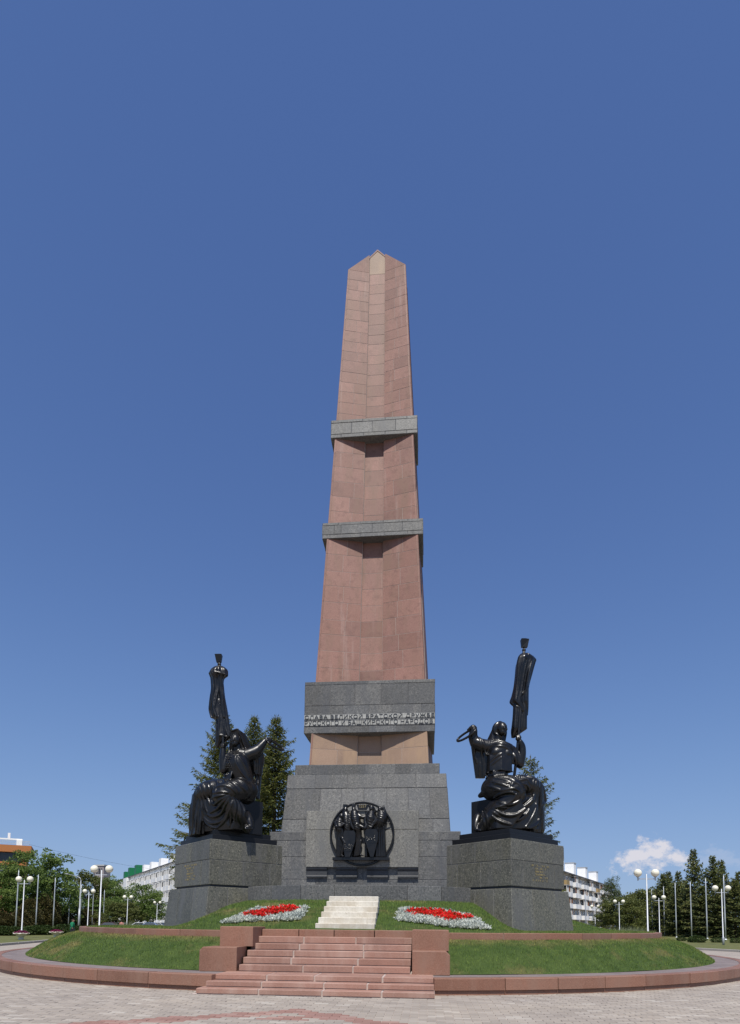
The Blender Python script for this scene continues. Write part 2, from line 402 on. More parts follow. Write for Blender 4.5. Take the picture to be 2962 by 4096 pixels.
def arc(r, a0, a1, n): return [(r*math.cos(a0+(a1-a0)*i/n), r*math.sin(a0+(a1-a0)*i/n)) for i in range(n+1)]
R_OUT, R_LAWN, R_WALL, Z_T, Z_W = 15.285, 14.2, 12.47, .385, 1.38
def annulus(name, r0, z0, r1, z1, mat, n=120):
    m = MB(); m.loft([[(r*math.cos(2*math.pi*k/n), r*math.sin(2*math.pi*k/n), z) for k in range(n)] for r, z in ((r1, z1), (r0, z0))], cap=False)
    m.f = [f for f in m.f if not all(-2.2 < m.v[i][0] < 2.8 and m.v[i][1] < 0 for i in f)]
    o = m.build(name, mat, None, True); tag(o, kind='structure'); return o
annulus('terrace', R_LAWN-.15, Z_T-.012, R_OUT-.3, Z_T-.012, 'terrace_paving', 300)
# ring kerb: long curved granite stones with a set-back base course
def ringstone(r, dr, a0, a1, z0, z1, ch=.012, n=4):
    m = MB(); rings = []
    for i in range(n+1):
        a = a0+(a1-a0)*i/n; c, s = math.cos(a), math.sin(a)
        rings.append([(c*rr, s*rr, z) for rr, z in ((r-dr, z0), (r, z0), (r, z1-ch), (r-ch, z1), (r-dr, z1))])
    m.loft(rings); return m
kerb = empty('ring_kerb', (0, -R_OUT+.2, 0)); tag(kerb, 'long curved kerb of reddish granite blocks around the foot of the mound', 'kerb')
wallr = empty('retaining_wall', (0, -R_WALL+.2, .8)); tag(wallr, 'low reddish granite retaining ring wall along the top of the grass slope', 'wall')
def ringset(parent, r, dr, z0, z1, length, base=None, mat='kerb_granite', name='kerb_stone', skip=None):
    a = -math.pi/2-math.pi+.03; end = a+2*math.pi-.02; mort = MB()
    while a < end-.01:
        b = min(a+random.choice((length, length*1.12, length*.82))/r, end)
        if end-b < .5*length/r: b = end
        mx_, my_ = r*math.cos((a+b)/2), r*math.sin((a+b)/2)
        g = .009/r
        x0, x1 = sorted((r*math.cos(a), r*math.cos(b)))
        a_, b_ = a, b
        if skip:
            aL, aR = -math.pi/2+math.asin(skip[0]/r), -math.pi/2+math.asin(skip[1]/r)
            if a_ < aL < b_: b_ = aL
            elif a_ < aR < b_: a_ = aR
            elif aL <= a_ and b_ <= aR: a_ = b_
        if b_-a_ > .004:
            ringstone(r-random.uniform(0, .012), dr, a_+g, b_-g, z0, z1-random.uniform(0, .004)).build(name, mat, parent)
            if base: ringstone(r-base, dr-.05, a_+g*.6, b_-g*.6, -.02, z0-.004).build('base_stone', mat, parent)
        a = b
    n = 90
    rings = [[(rr*math.cos(2*math.pi*i/n), rr*math.sin(2*math.pi*i/n), z) for rr, z in ((r-dr+.05, z0-.3), (r-.02-(base or 0), z0-.3), (r-.02-(base or 0), z1-.03), (r-dr+.05, z1-.03))] for i in range(n+1)]
    mort.loft(rings, cap=False)
    if skip: mort.f = [f for f in mort.f if not (all(skip[0]-.9 < mort.v[i][0] < skip[1]+.9 and mort.v[i][1] < 0 for i in f) )]
    mort.build('mortar', 'step_mortar', parent)
ringset(kerb, R_OUT, .34, .115, Z_T, 1.65, .055, skip=(-2.26, 2.85))
ringset(wallr, R_WALL, .34, 1.02, Z_W, 1.75, None, name='wall_stone', skip=(-1.8, 2.2))

# ------------------------------------------------------------------ grass slopes and mound
def sm(a, b, x):
    t = max(0, min(1, (x-a)/(b-a))); return t*t*(3-2*t)
def mound(x, y):
    r = math.hypot(x, y)
    rise = .245*min(12.3-r, 3.3)+max(0, min(9.0-r, 2.2))*.14
    fa = (1-sm(4.2, 6.0, abs(x))) if y < 0 and abs(y) > 4.2 else 0
    fs = (1-sm(.2, 3.0, abs(y+.6)))*.6*(1-sm(9.0, 11.5, x)) if x > 5 else 0
    return 1.37+max(0, rise)*max(fa, fs)+.02*pnoise(Vector((x*.9, y*.9, 0)))
def slope_z(r, a=0):
    t = (R_LAWN-r)/(R_LAWN-R_WALL); return Z_T-.005+(1.19-Z_T)*(t+.16*math.sin(math.pi*t))+.018*pnoise(Vector((a*9, r*1.3, 3)))
m = MB(); n = 160; rings = []
for i in range(9):
    r = R_LAWN+(R_WALL-R_LAWN)*i/8; rings.append([(r*math.cos(2*math.pi*k/n), r*math.sin(2*math.pi*k/n), slope_z(r, 0 if k in (0, n) else 2*math.pi*k/n)) for k in range(n)])
m.loft(rings, cap=False)
m.f = [f for f in m.f if not all(-2.9 < m.v[i][0] < 3.22 and m.v[i][1] < 0 for i in f)]
slope = m.build('grass_slope', 'lawn_soil', None, True); tag(slope, kind='structure')
m = MB(); rings = []
for i in range(25):
    r = R_WALL-.2-i*.42; rings.append([(r*math.cos(2*math.pi*k/n), r*math.sin(2*math.pi*k/n), mound(r*math.cos(2*math.pi*k/n), r*math.sin(2*math.pi*k/n))-.015) for k in range(n)])
moundo = m.loft(rings, cap=False).build('mound', 'lawn_soil', None, True); tag(moundo, kind='structure')
def blades(name, pts, mat, hmin=.035, hmax=.075, wd=.007, lean=.5):
    """pts: (n,3) roots; three-vertex grass blades in one mesh"""
    pts = np.asarray(pts, float); n = len(pts)
    a = rng.uniform(0, 2*np.pi, n); h = rng.uniform(hmin, hmax, n); ln = rng.uniform(0, lean, n)*h; b = rng.uniform(0, 2*np.pi, n); ww = rng.uniform(.6, 1.3, n)*wd
    dx = np.stack([np.cos(a), np.sin(a), 0*a], 1)*ww[:, None]
    tip = pts+np.stack([np.cos(b)*ln, np.sin(b)*ln, h], 1)
    V = np.stack([pts-dx, pts+dx, tip], 1).reshape(-1, 3)
    me = bpy.data.meshes.new(name); me.vertices.add(3*n); me.vertices.foreach_set('co', V.ravel())
    me.loops.add(3*n); me.loops.foreach_set('vertex_index', np.arange(3*n)); me.polygons.add(n)
    me.polygons.foreach_set('loop_start', np.arange(0, 3*n, 3)); me.update(calc_edges=True); me.materials.append(MATS[mat]); me.validate()
    return me
def visible_side(x, y):
    d = Vector((x, y, .8))-CAM; dep = d.dot(F2); return dep > 0 and abs(d.dot(R3)/dep) < .64
pts = []
for _ in range(150000):
    r = math.sqrt(random.uniform(R_WALL**2, R_LAWN**2)); a = random.uniform(0, 2*math.pi); x, y = r*math.cos(a), r*math.sin(a)
    if y > 6 or not visible_side(x, y) or (-2.85 < x < 3.3 and y < 0): continue
    pts.append((x, y, slope_z(r, a % (2*math.pi))-.01))
o = link('slope_grass', blades('slope_grass', pts, 'grass_blades')); tag(o, 'short green grass covering the ring slope below the wall', 'grass', kind='stuff')
def in_base(x, y):
    for s in (-1, 1):
        u = ((s*x-5.8)*-.7071+(-y-5.82)*-.7071); v = ((s*x-5.8)*.7071+(-y-5.82)*-.7071)
        if u > -.12 and -.12 < v < 3.6: return True
    return math.hypot(x, y) < 7.0 and y < 0 and abs(x) < 5
pts = []
for _ in range(190000):
    r = math.sqrt(random.uniform(6.5**2, (R_WALL-.25)**2)); a = random.uniform(0, 2*math.pi); x, y = r*math.cos(a), r*math.sin(a)
    if y > 3 or not visible_side(x, y) or in_base(x, y) or (-.47 < x < 1.24 and y < -9.3): continue
    pts.append((x, y, mound(x, y)-.02))
o = link('mound_grass', blades('mound_grass', pts, 'grass_blades', .04, .09)); tag(o, 'green grass on the mound around the monument base', 'grass', kind='stuff')

# ------------------------------------------------------------------ red granite staircase and cheek blocks
st = empty('staircase', (.2, -15.6, 0)); tag(st, 'wide red granite staircase with square cheek blocks climbing the grass slope', 'stairs')
m = MB()
low = [(-2.45, 2.88, -15.62, .128), (-2.36, 2.87, -15.26, .257), (-2.28, 2.86, -14.92, .389)]
up = [(-1.98, 2.30, -14.02+.33*i, .389+.166*(i+1)) for i in range(5)]
up = up[:4]+[(-1.9, 2.30, -12.70, 1.235)]
allst = low+up
for k, (x0, x1, y, z) in enumerate(allst):
    z0 = 0 if k == 0 else allst[k-1][3]
    yb = -12.2
    m.bb(x0+.02, x1-.02, y+.03, yb, -.02 if k < 3 else .3, z-.012)
m.build('mortar_core', 'step_mortar', st)
for k, (x0, x1, y, z) in enumerate(allst):
    z0 = (0 if k == 0 else allst[k-1][3])+.002
    n = 4 if k < 3 else 3; br = even(n, .16)
    yn = (allst[k+1][2] if k+1 < len(allst) else -12.45)+.04
    if k == 2: yn = -13.98
    for i in range(n):
        a, b = x0+(x1-x0)*br[i], x0+(x1-x0)*br[i+1]; g = random.uniform(.014, .026); c = .012
        q = MB(); pr = random.uniform(0, .008)
        ring = lambda xa, xb, ya, yb, zz: [(xa, ya, zz), (xb, ya, zz), (xb, yb, zz), (xa, yb, zz)]
        q.loft([ring(a+g, b-g, y-pr, yn, z0+.018), ring(a+g, b-g, y-pr, yn, z-c), ring(a+g+c, b-g-c, y-pr+c, yn, z)])
        q.build('step_stone', 'step_granite', st)
def chamfer_block(x0, x1, y0, y1, z0, z1, c=.02, cut=0, side=1):
    q = MB()
    ring = lambda d, z: [(x0+d, y0+d, z), (x1-d, y0+d, z), (x1-d, y1-d, z), (x0+d, y1-d, z)]
    if not cut: q.loft([ring(0, z0), ring(0, z1-c), ring(c, z1)])
    else:
        prof = [(x0, z0), (x1, z0), (x1, z1-cut), (x1-cut, z1), (x0, z1)] if side > 0 else [(x0, z0), (x1, z0), (x1, z1), (x0+cut, z1), (x0, z1-cut)]
        q.loft([[(x, y1, z) for x, z in prof], [(x, y0+c*.6, z) for x, z in prof], [(x+(c*.6 if x < (x0+x1)/2 else -c*.6), y0, z-(c*.6 if z > (z0+z1)/2 else 0)) for x, z in prof]])
    return q
for s, (a0, a1, b0, b1, dz) in ((-1, (-2.98, -2.02, -2.72, -1.84, .03)), (1, (2.33, 3.24, 2.31, 3.235, 0))):
    chamfer_block(a0, a1, -14.06, -13.22, .384, .95+dz, .02, .09, s).build('cheek_block', 'kerb_granite', st)
    chamfer_block(b0, b1, -13.30, -12.1, .93+dz if s > 0 else .952+dz, 1.46+dz, .012).build('cheek_block', 'kerb_granite', st)
br = even(4, .1)
for i in range(4):
    a, b = -1.83+(2.3+1.83)*br[i], -1.83+(2.3+1.83)*br[i+1]
    chamfer_block(a+.012, b-.012, -12.46, -12.05, 1.2, 1.425, .012).build('coping_stone', 'kerb_granite', st)
# white steps on the mound
ws = empty('white_steps', (.4, -11.9, 1.4)); tag(ws, 'flight of six pale limestone steps on the mound between the flower beds', 'steps')
for i in range(6):
    y = -11.85+i*.42; z = 1.43+.172*(i+1)
    chamfer_block(-.46+.008*i, 1.22-.012*i+random.uniform(-.01, .01), y, y+.55, z-.172-(.02 if i else .1), z, .016).build('step', 'white_stone', ws)

# ------------------------------------------------------------------ obelisk
ob = empty('obelisk', (0, 0, 8.9)); tag(ob, 'tall pink granite obelisk with three grey stone collars and a pointed top', 'obelisk')
sx = lambda z: 1.4727+.0473*(35.083-z)
df = lambda z: .36+(35.083-z)*.0585                     # front half-depth
db = lambda z: sx(z)-.6
gw = lambda z: .405+(34-z)*.0063
KR = .235
def section(z, ins=0.):
    """16-gon outline with a recess on each face, counter-clockwise from the front left corner"""
    s, f, b, g = sx(z)-ins, df(z)-ins, db(z)-ins, gw(z); ym = (b-f)/2; hl = (b+f)/2; gs = min(g*.62, hl*.4)
    k = KR*(s-g); ks = .03*(hl-gs)
    e = .11; sb = .03+(35.083-z)*.0085
    return [(-s, -f), (-g, -f+k), (-g, -f+k+e), (g, -f+k+e), (g, -f+k),
            (s, -f), (s-ks+sb*.35, ym-gs), (s-ks-.03+sb*.35, ym-gs), (s-ks-.03+sb*.65, ym+gs), (s-ks+sb*.65, ym+gs),
            (s+sb, b), (g, b-k), (g, b-k-e), (-g, b-k-e), (-g, b-k),
            (-s, b), (-s+ks, ym+gs), (-s+ks+.03, ym+gs), (-s+ks+.03, ym-gs), (-s+ks, ym-gs)]
Z_SH, Z_AP = 35.08, 36.74
m = MB(); zs = [8.7, 12, 20, 26, Z_SH]
m.loft([[(x, y, z) for x, y in section(z, .006)] for z in zs])
m.build('core', 'mortar', ob)
shaft_rest = MB()
def face_stones(z0, z1, rows, front_cols, seed, mat='red_granite'):
    rr = random.Random(seed); jit = {}
    for i in range(rows):
        a, b = z0+(z1-z0)*i/rows, z0+(z1-z0)*(i+1)/rows
        A, B = section(a), section(b)
        def panel(i0, i1, cols, indiv=True, jig=.004):
            j0, j1 = jit.setdefault((i, i0), rr.uniform(-.05, .05) if 0 < i else 0), jit.setdefault((i+1, i0), rr.uniform(-.05, .05) if i < rows-1 else 0)
            A_, B_ = section(a+j0), section(b+j1); P = [(*A_[i0], a+j0), (*A_[i1], a+j0), (*B_[i1], b+j1), (*B_[i0], b+j1)]
            courses(P, [0, 1], [cols], 'stone', mat, ob, .09, .013, .005, jig, None if indiv else shaft_rest, rr.random())
        c = rr.uniform(.42, .66) if i % 2 else rr.uniform(.36, .58)
        panel(0, 1, [0, c if i % 2 else 1-c*.8, 1] if rr.random() > .06 else [0, 1])
        panel(2, 3, [0, 1], True, .003)
        c = rr.uniform(.3, .6); panel(4, 5, [0, c, 1])
        panel(5, 6, [0, 1]); panel(7, 8, [0, 1]); panel(9, 10, [0, 1], i % 2 == 0)
        for i0, i1 in ((10, 11), (12, 13), (14, 15), (15, 16), (17, 18), (19, 0)): panel(i0, i1, [0, 1], False)
ZB = [(25.398, 26.323, 2.12, .963, 1.2), (20.032, 20.823, 2.41, 1.252, 1.5), (10.288, 12.72, 2.99, 1.816, 2.05)]   # collars: z0, z1, half width, front, back
face_stones(26.25, Z_SH, 15, 0, 3)
face_stones(20.75, 25.45, 6, 0, 4)
face_stones(12.65, 20.1, 9, 0, 5)
face_stones(8.80, 10.35, 2, 0, 6, 'tan_granite')
# pointed top: the faces run up into a gable
A = section(Z_SH); s_, g_ = sx(Z_SH), gw(Z_SH); ZA = 36.47; zl = lambda x: ZA-(ZA-Z_SH)*abs(x)/s_
def cap_stone(pts, mat, t=.09, n_=None):
    pts = [Vector(p) for p in pts]; nr = n_ or (pts[1]-pts[0]).cross(pts[2]-pts[0]).normalized(); c = sum(pts, Vector())/len(pts)
    q = [p+(c-p).normalized()*.012 for p in pts]; k = len(q)
    MB().add([p-nr*t for p in q]+q, [tuple(range(k, 2*k))]+[(i, (i+1) % k, k+(i+1) % k, k+i) for i in range(k)]).build('top_stone', mat, ob)
yf0, yf1, yf2 = A[0][1], A[1][1], A[2][1]; yr0, yr1, yr2 = A[10][1], A[11][1], A[12][1]
cap_stone([(-s_, yf0, Z_SH), (-g_, yf1, Z_SH), (-g_, yf1, zl(g_))], 'red_granite'); cap_stone([(g_, yf1, Z_SH), (s_, yf0, Z_SH), (g_, yf1, zl(g_))], 'red_granite')
cap_stone([(-g_, yf2, Z_SH), (g_, yf2, Z_SH), (g_, yf2, zl(g_)), (0, yf2, ZA), (-g_, yf2, zl(g_))], 'tan_granite')
cap_stone([(s_, yr0, Z_SH), (g_, yr1, Z_SH), (g_, yr1, zl(g_))], 'red_granite'); cap_stone([(-g_, yr1, Z_SH), (-s_, yr0, Z_SH), (-g_, yr1, zl(g_))], 'red_granite')
cap_stone([(g_, yr2, Z_SH), (-g_, yr2, Z_SH), (-g_, yr2, zl(g_)), (0, yr2, ZA), (g_, yr2, zl(g_))], 'red_granite')
for e_ in (-1, 1):
    P_ = [(e_*s_, yf0, Z_SH), (e_*s_, yr0, Z_SH), (e_*g_, yr2, zl(g_)), (0, yr2, ZA), (0, yf2-.02, ZA), (e_*g_, yf2-.02, zl(g_))]
    P_ = P_ if e_ > 0 else P_[::-1]
    cap_stone(P_, 'red_granite', .06, Vector((e_*(ZA-Z_SH), 0, s_)).normalized())
MB().loft([[(-s_+.03, y, Z_SH-.03), (s_-.03, y, Z_SH-.03), (0, y, ZA-.06)] for y in (yf2+.02, yr2-.02)]).build('top_core', 'mortar', ob)
shaft_rest_o = shaft_rest.build('stone_facing', 'red_granite', ob); tag(shaft_rest_o, kind='stuff')
# grey collars
def collar(z0, z1, w_, f_, b_, rows, cols, ncap, seed, name='collar'):
    c = MB(); i_ = .012; c.bb(-w_+i_, w_-i_, -f_+i_, b_-i_, z0+.004, z1-.004)
    co = c.build(name, 'grey_mortar', ob)
    faces = [((-w_, -f_), (w_, -f_)), ((w_, -f_), (w_, b_)), ((w_, b_), (-w_, b_)), ((-w_, b_), (-w_, -f_))]
    for k, (a, b) in enumerate(faces):
        P = [(*a, z0), (*b, z0), (*b, z1), (*a, z1)]
        courses(P, rows, cols if k % 2 == 0 else [even(3)], 'slab', 'grey_granite', co, .06, .014, .01, .018, None, seed+k)
    # underside and top slabs
    for zz, up_ in ((z0, -1), (z1, 1)):
        q = [(-w_, -f_, zz), (w_, -f_, zz), (w_, b_, zz), (-w_, b_, zz)]
        if up_ < 0: q = q[::-1]
        slab(MB(), q, .02, .01, .008, 0).build('slab', 'grey_granite', co)
collar(*ZB[0], [0, .2, .83, 1], [[0, .12, .38, .63, .88, 1], [0, .24, .48, .75, 1], [0, .37, .63, .88, 1]], 4, 11)
collar(*ZB[1], [0, .24, .82, 1], [[0, .38, .62, .85, 1], [0, .12, .19, .5, .8, 1], [0, .16, .38, .61, .85, 1]], 4, 21)
collar(*ZB[2], [0, .125, .53, .935, 1], [[0, .1, .3, .5, .71, .9, 1], [0, .3, .5, .68, .9, 1], [0, .2, .39, .59, .8, 1], [0, .49, .69, 1]], 5, 31)
# inscription on the lowest collar
def text_mesh(s, name, mat, width, height, M4, parent, ext=.012, sq=None):
    cu = bpy.data.curves.new(name, 'FONT'); cu.body = s; cu.size = 1; cu.extrude = .5; cu.resolution_u = 3; cu.space_character = 1.03; cu.offset = -.012
    t = bpy.data.objects.new(name, cu); col.objects.link(t); bpy.context.view_layer.update()
    me = bpy.data.meshes.new_from_object(t.evaluated_get(bpy.context.evaluated_depsgraph_get())); bpy.data.objects.remove(t)
    co = np.empty(len(me.vertices)*3); me.vertices.foreach_get('co', co); co = co.reshape(-1, 3)
    lo, hi = co.min(0), co.max(0)
    co[:, 0] = (co[:, 0]-lo[0])/(hi[0]-lo[0])*width; co[:, 1] = (co[:, 1]-lo[1])/(hi[1]-lo[1])*height; co[:, 2] = (co[:, 2]-lo[2])/(hi[2]-lo[2])*ext
    me.vertices.foreach_set('co', co.ravel()); me.materials.clear(); me.materials.append(MATS[mat]); me.transform(M4); me.update()
    return link(name, me, parent)
def wall_frame(origin, right, up):
    r, u = Vector(right).normalized(), Vector(up).normalized(); n_ = r.cross(u)
    Mx = Matrix((r, u, n_)).transposed().to_4x4(); Mx.translation = Vector(origin); return Mx
yb = -ZB[2][3]-.020
ins = empty('inscription', (0, yb, 10.63)); tag(ins, 'two lines of raised dark lettering on pale painted strips round the grey collar', 'inscription')
for txt, z0, x0, x1 in (('СЛАВА ВЕЛИКОЙ БРАТСКОЙ ДРУЖБЕ', 10.945, -2.96, 2.965), ('РУССКОГО И БАШКИРСКОГО НАРОДОВ', 10.645, -2.96, 2.90)):
    MB().bb(-2.985, 2.985, yb, yb+.03, z0+.0, z0+.2).build('painted_strip', 'inscription_paint', ins)
    text_mesh(txt, 'lettering', 'letter_stone', x1-x0, .25, wall_frame((x0, yb-.002, z0-.02), (1, 0, 0), (0, 0, 1)), ins, .025)

# ------------------------------------------------------------------ monument base, relief panel, wings
mbs = empty('monument_base', (0, -3.5, 2.5)); tag(mbs, 'stepped and battered grey granite base carrying the obelisk', 'pedestal')
def block_faces(name, x, yf, yb_, z0, z1, rows, cols, seed, top=None, mat='grey_granite', parent=mbs, sides=True, gap=.016):
    """a (possibly battered) course block; top = (x, yf, yb) at z1"""
    tx, tf, tb = top or (x, yf, yb_)
    c = MB(); i_ = .014
    c.loft([[(-x+i_, yf+i_, z0), (x-i_, yf+i_, z0), (x-i_, yb_-i_, z0), (-x+i_, yb_-i_, z0)], [(-tx+i_, tf+i_, z1-.004), (tx-i_, tf+i_, z1-.004), (tx-i_, tb-i_, z1-.004), (-tx+i_, tb-i_, z1-.004)]])
    co = c.build(name, 'grey_mortar', parent)
    lo = [(-x, yf), (x, yf), (x, yb_), (-x, yb_)]; hi = [(-tx, tf), (tx, tf), (tx, tb), (-tx, tb)]
    for k in range(4):
        j = (k+1) % 4; courses([(*lo[k], z0), (*lo[j], z0), (*hi[j], z1), (*hi[k], z1)], rows, cols, 'slab', mat, co, .09, gap, .012, .012, None, seed+k)
    slab(MB(), [(*p, z1) for p in hi], .05, .01, .01, 0).build('slab', mat, co)
    return co
block_faces('top_course', 3.19, -2.6, 2.9, 8.14, 8.61, [0, 1], [[0, .2, .49, .70, .80, 1]], 41)
block_faces('battered_course', 3.64, -3.15, 3.5, 5.45, 8.12, [0, .24, .76, 1], [[0, .14, .3, .5, .72, .9, 1], [0, .22, .35, .49, .63, .76, .89, 1], [0, .18, .385, .6, .81, 1]], 51, (3.48, -2.75, 3.1))
block_faces('lower_course', 4.05, -3.5, 4.0, 2.3, 5.48, [0, .36, .66, .88, 1], [[0, .1, .25, .5, .76, .9, 1], [0, .12, .23, .5, .77, .89, 1]], 61)
# projecting panel behind the medallion with four consoles
P = MB(); P.bb(-2.39, 2.28, -3.66, -2.4, 3.97, 6.31); pan = P.build('relief_panel', 'grey_mortar', mbs)
courses([(-2.42, -3.7, 3.95), (2.31, -3.7, 3.95), (2.31, -3.7, 6.34), (-2.42, -3.7, 6.34)], [0, .66, 1], [[0, 1], [0, .53, 1]], 'slab', 'panel_granite', pan, .1, .012, .012, .004)
for xx, nx in ((-2.42, -1), (2.31, 1)):
    q = [(xx, -3.7, 3.95), (xx, -3.7, 6.34), (xx, -2.4, 6.34), (xx, -2.4, 3.95)]
    slab(MB(), q if nx < 0 else q[::-1], .03, .004, .006).build('slab', 'panel_granite', pan)
slab(MB(), [(-2.42, -3.7, 6.34), (2.31, -3.7, 6.34), (2.31, -2.4, 6.34), (-2.42, -2.4, 6.34)], .03, .004, .006).build('slab', 'panel_granite', pan)
slab(MB(), [(-2.42, -2.4, 3.95), (2.31, -2.4, 3.95), (2.31, -3.7, 3.95), (-2.42, -3.7, 3.95)], .03, .004, .006).build('slab', 'panel_granite', pan)
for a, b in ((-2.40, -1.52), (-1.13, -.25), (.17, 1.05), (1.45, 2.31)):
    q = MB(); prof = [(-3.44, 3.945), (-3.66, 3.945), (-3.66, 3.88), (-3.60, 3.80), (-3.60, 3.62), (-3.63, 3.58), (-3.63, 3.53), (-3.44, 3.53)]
    q.loft([[(a, y, z) for y, z in prof], [(b, y, z) for y, z in prof]]); q.build('console', 'shaded_slate_granite', mbs)
# low curved wall between the wings
cw = MB(); n = 24; a0, a1 = math.radians(232), math.radians(308)
low_wall = empty('curved_plinth_wall', (0, -7, 2.4)); tag(low_wall, 'low curved grey granite wall closing the front between the two statue plinths', 'wall')
for i in range(7):
    b0, b1 = a0+(a1-a0)*i/7, a0+(a1-a0)*(i+1)/7
    ringstone(7.02, .5, b0+.0012, b1-.0012, 2.2, 3.0, .012, 4).build('wall_stone', 'grey_granite', low_wall)
rings = [[(rr*math.cos(a0+(a1-a0)*i/n), rr*math.sin(a0+(a1-a0)*i/n), z) for rr, z in ((4.2, 2.2), (6.97, 2.2), (6.97, 2.97), (4.2, 2.97))] for i in range(n+1)]
cw.loft(rings).build('mortar', 'grey_mortar', low_wall)

# diagonal statue plinths
def plinth(s, label, seed):
    e = empty('statue_plinth', (s*5.9, -5.9, 1.3)); tag(e, label, 'plinth')
    c = Vector((s*5.80, -5.82, 0)); o_ = Vector((s*.7071, .7071, 0)); i_ = Vector((-s*.7071, .7071, 0))     # outward and inward edges from the near corner
    W, L = 3.46, 4.1
    def ring(off, z, offz=0): 
        a = c-(o_+i_)*off; return [a, a+o_*(W+2*off), a+o_*(W+2*off)+i_*(L+2*off), a+i_*(L+2*off)]
    def pts(off, z): return [p+Vector((0, 0, z)) for p in ring(off, z)]
    k = MB(); k.loft([pts(-.014, 3.072), pts(-.014, 4.862)]); k.build('core', 'grey_mortar', e)
    def faces(lo, hi, rows, cols_out, cols_in, name, sd):
        for q, (a, b) in enumerate(((0, 1), (1, 2), (2, 3), (3, 0))):
            cols = cols_in if q in (1, 3) else cols_out
            if s > 0: P = [lo[a], lo[b], hi[b], hi[a]]
            else: P = [lo[b], lo[a], hi[a], hi[b]]; 
            cc = cols if (q == 0) == (s > 0) or q == 2 else [[1-u for u in r][::-1] for r in cols]
            courses(P, rows, cc, name, 'dark_granite', e, .08, .018, .012, .008, None, sd+q)
    faces(pts(0, 3.07), pts(0, 4.87), [0, .55, 1], [[0, .22, .80, 1], [0, .52, 1]], [[0, .36, .66, 1], [0, .43, .74, 1]], 'slab', seed)
    slab(MB(), pts(0, 4.87) if s > 0 else pts(0, 4.87)[::-1], .05, .01, .01).build('slab', 'dark_granite', e)
    k = MB(); k.loft([pts(-.07, 2.9), pts(-.07, 3.09)]); k.build('reveal', 'letter_stone', e)
    et, eb = (.38, .34) if s < 0 else (.22, .12)
    def ptx(off, z, ex):
        q = pts(off, z); q[1] = q[1]+o_*ex; q[2] = q[2]+o_*ex; return q
    k = MB(); k.loft([ptx(.24-.014, 1.0, eb), ptx(.03-.014, 2.984, et)]); k.build('base_core', 'grey_mortar', e)
    faces(ptx(.24, 1.0, eb), ptx(.03, 2.99, et), [0, 1], [[0, .34, .70, 1]], [[0, .2, .42, .62, .82, 1]], 'base_slab', seed+9)
    slab(MB(), ptx(.03, 2.99, et) if s > 0 else ptx(.03, 2.99, et)[::-1], .02, .01, .008).build('base_slab', 'dark_granite', e)
    # worn gilt lettering on the outer face: short strokes, line by line
    nrm = (-i_); f0 = c+Vector((0, 0, 3.07)); lines = [(.20, .86), (.32, .76), (.36, .70), (.34, .70), (.26, .78), (.27, .77)]
    rr = random.Random(seed); g = MB(); u0, u1 = W*.24, W*.78
    for li, (a, b) in enumerate(lines):
        z = 3.07+.86-li*.115; u = u0+(u1-u0)*a
        while u < u0+(u1-u0)*b:
            wd_ = rr.uniform(.025, .045)
            if rr.random() > .14:
                p = c+o_*u+nrm*.0135+Vector((0, 0, z)); Mr = wall_frame((0, 0, 0), o_ if s > 0 else -o_, (0, 0, 1)).to_3x3()
                hh = .034
                if rr.random() < .5: g.box(p, (.006, .002, hh), Matrix((o_, nrm, Vector((0, 0, 1)))).transposed()); g.box(p+o_*wd_*.6, (.006, .002, hh), Matrix((o_, nrm, Vector((0, 0, 1)))).transposed())
                g.box(p+o_*wd_*.3+Vector((0, 0, rr.choice((-hh, 0, hh))*.9)), (wd_*.35, .0021, .006), Matrix((o_, nrm, Vector((0, 0, 1)))).transposed())
            u += wd_*1.45
    g.build('gilt_lettering', 'gold_letters', e)
plinth(-1, 'dark granite plinth under the statue with the pointed veil', 71)
plinth(1, 'dark granite plinth under the statue with the round headscarf', 91)

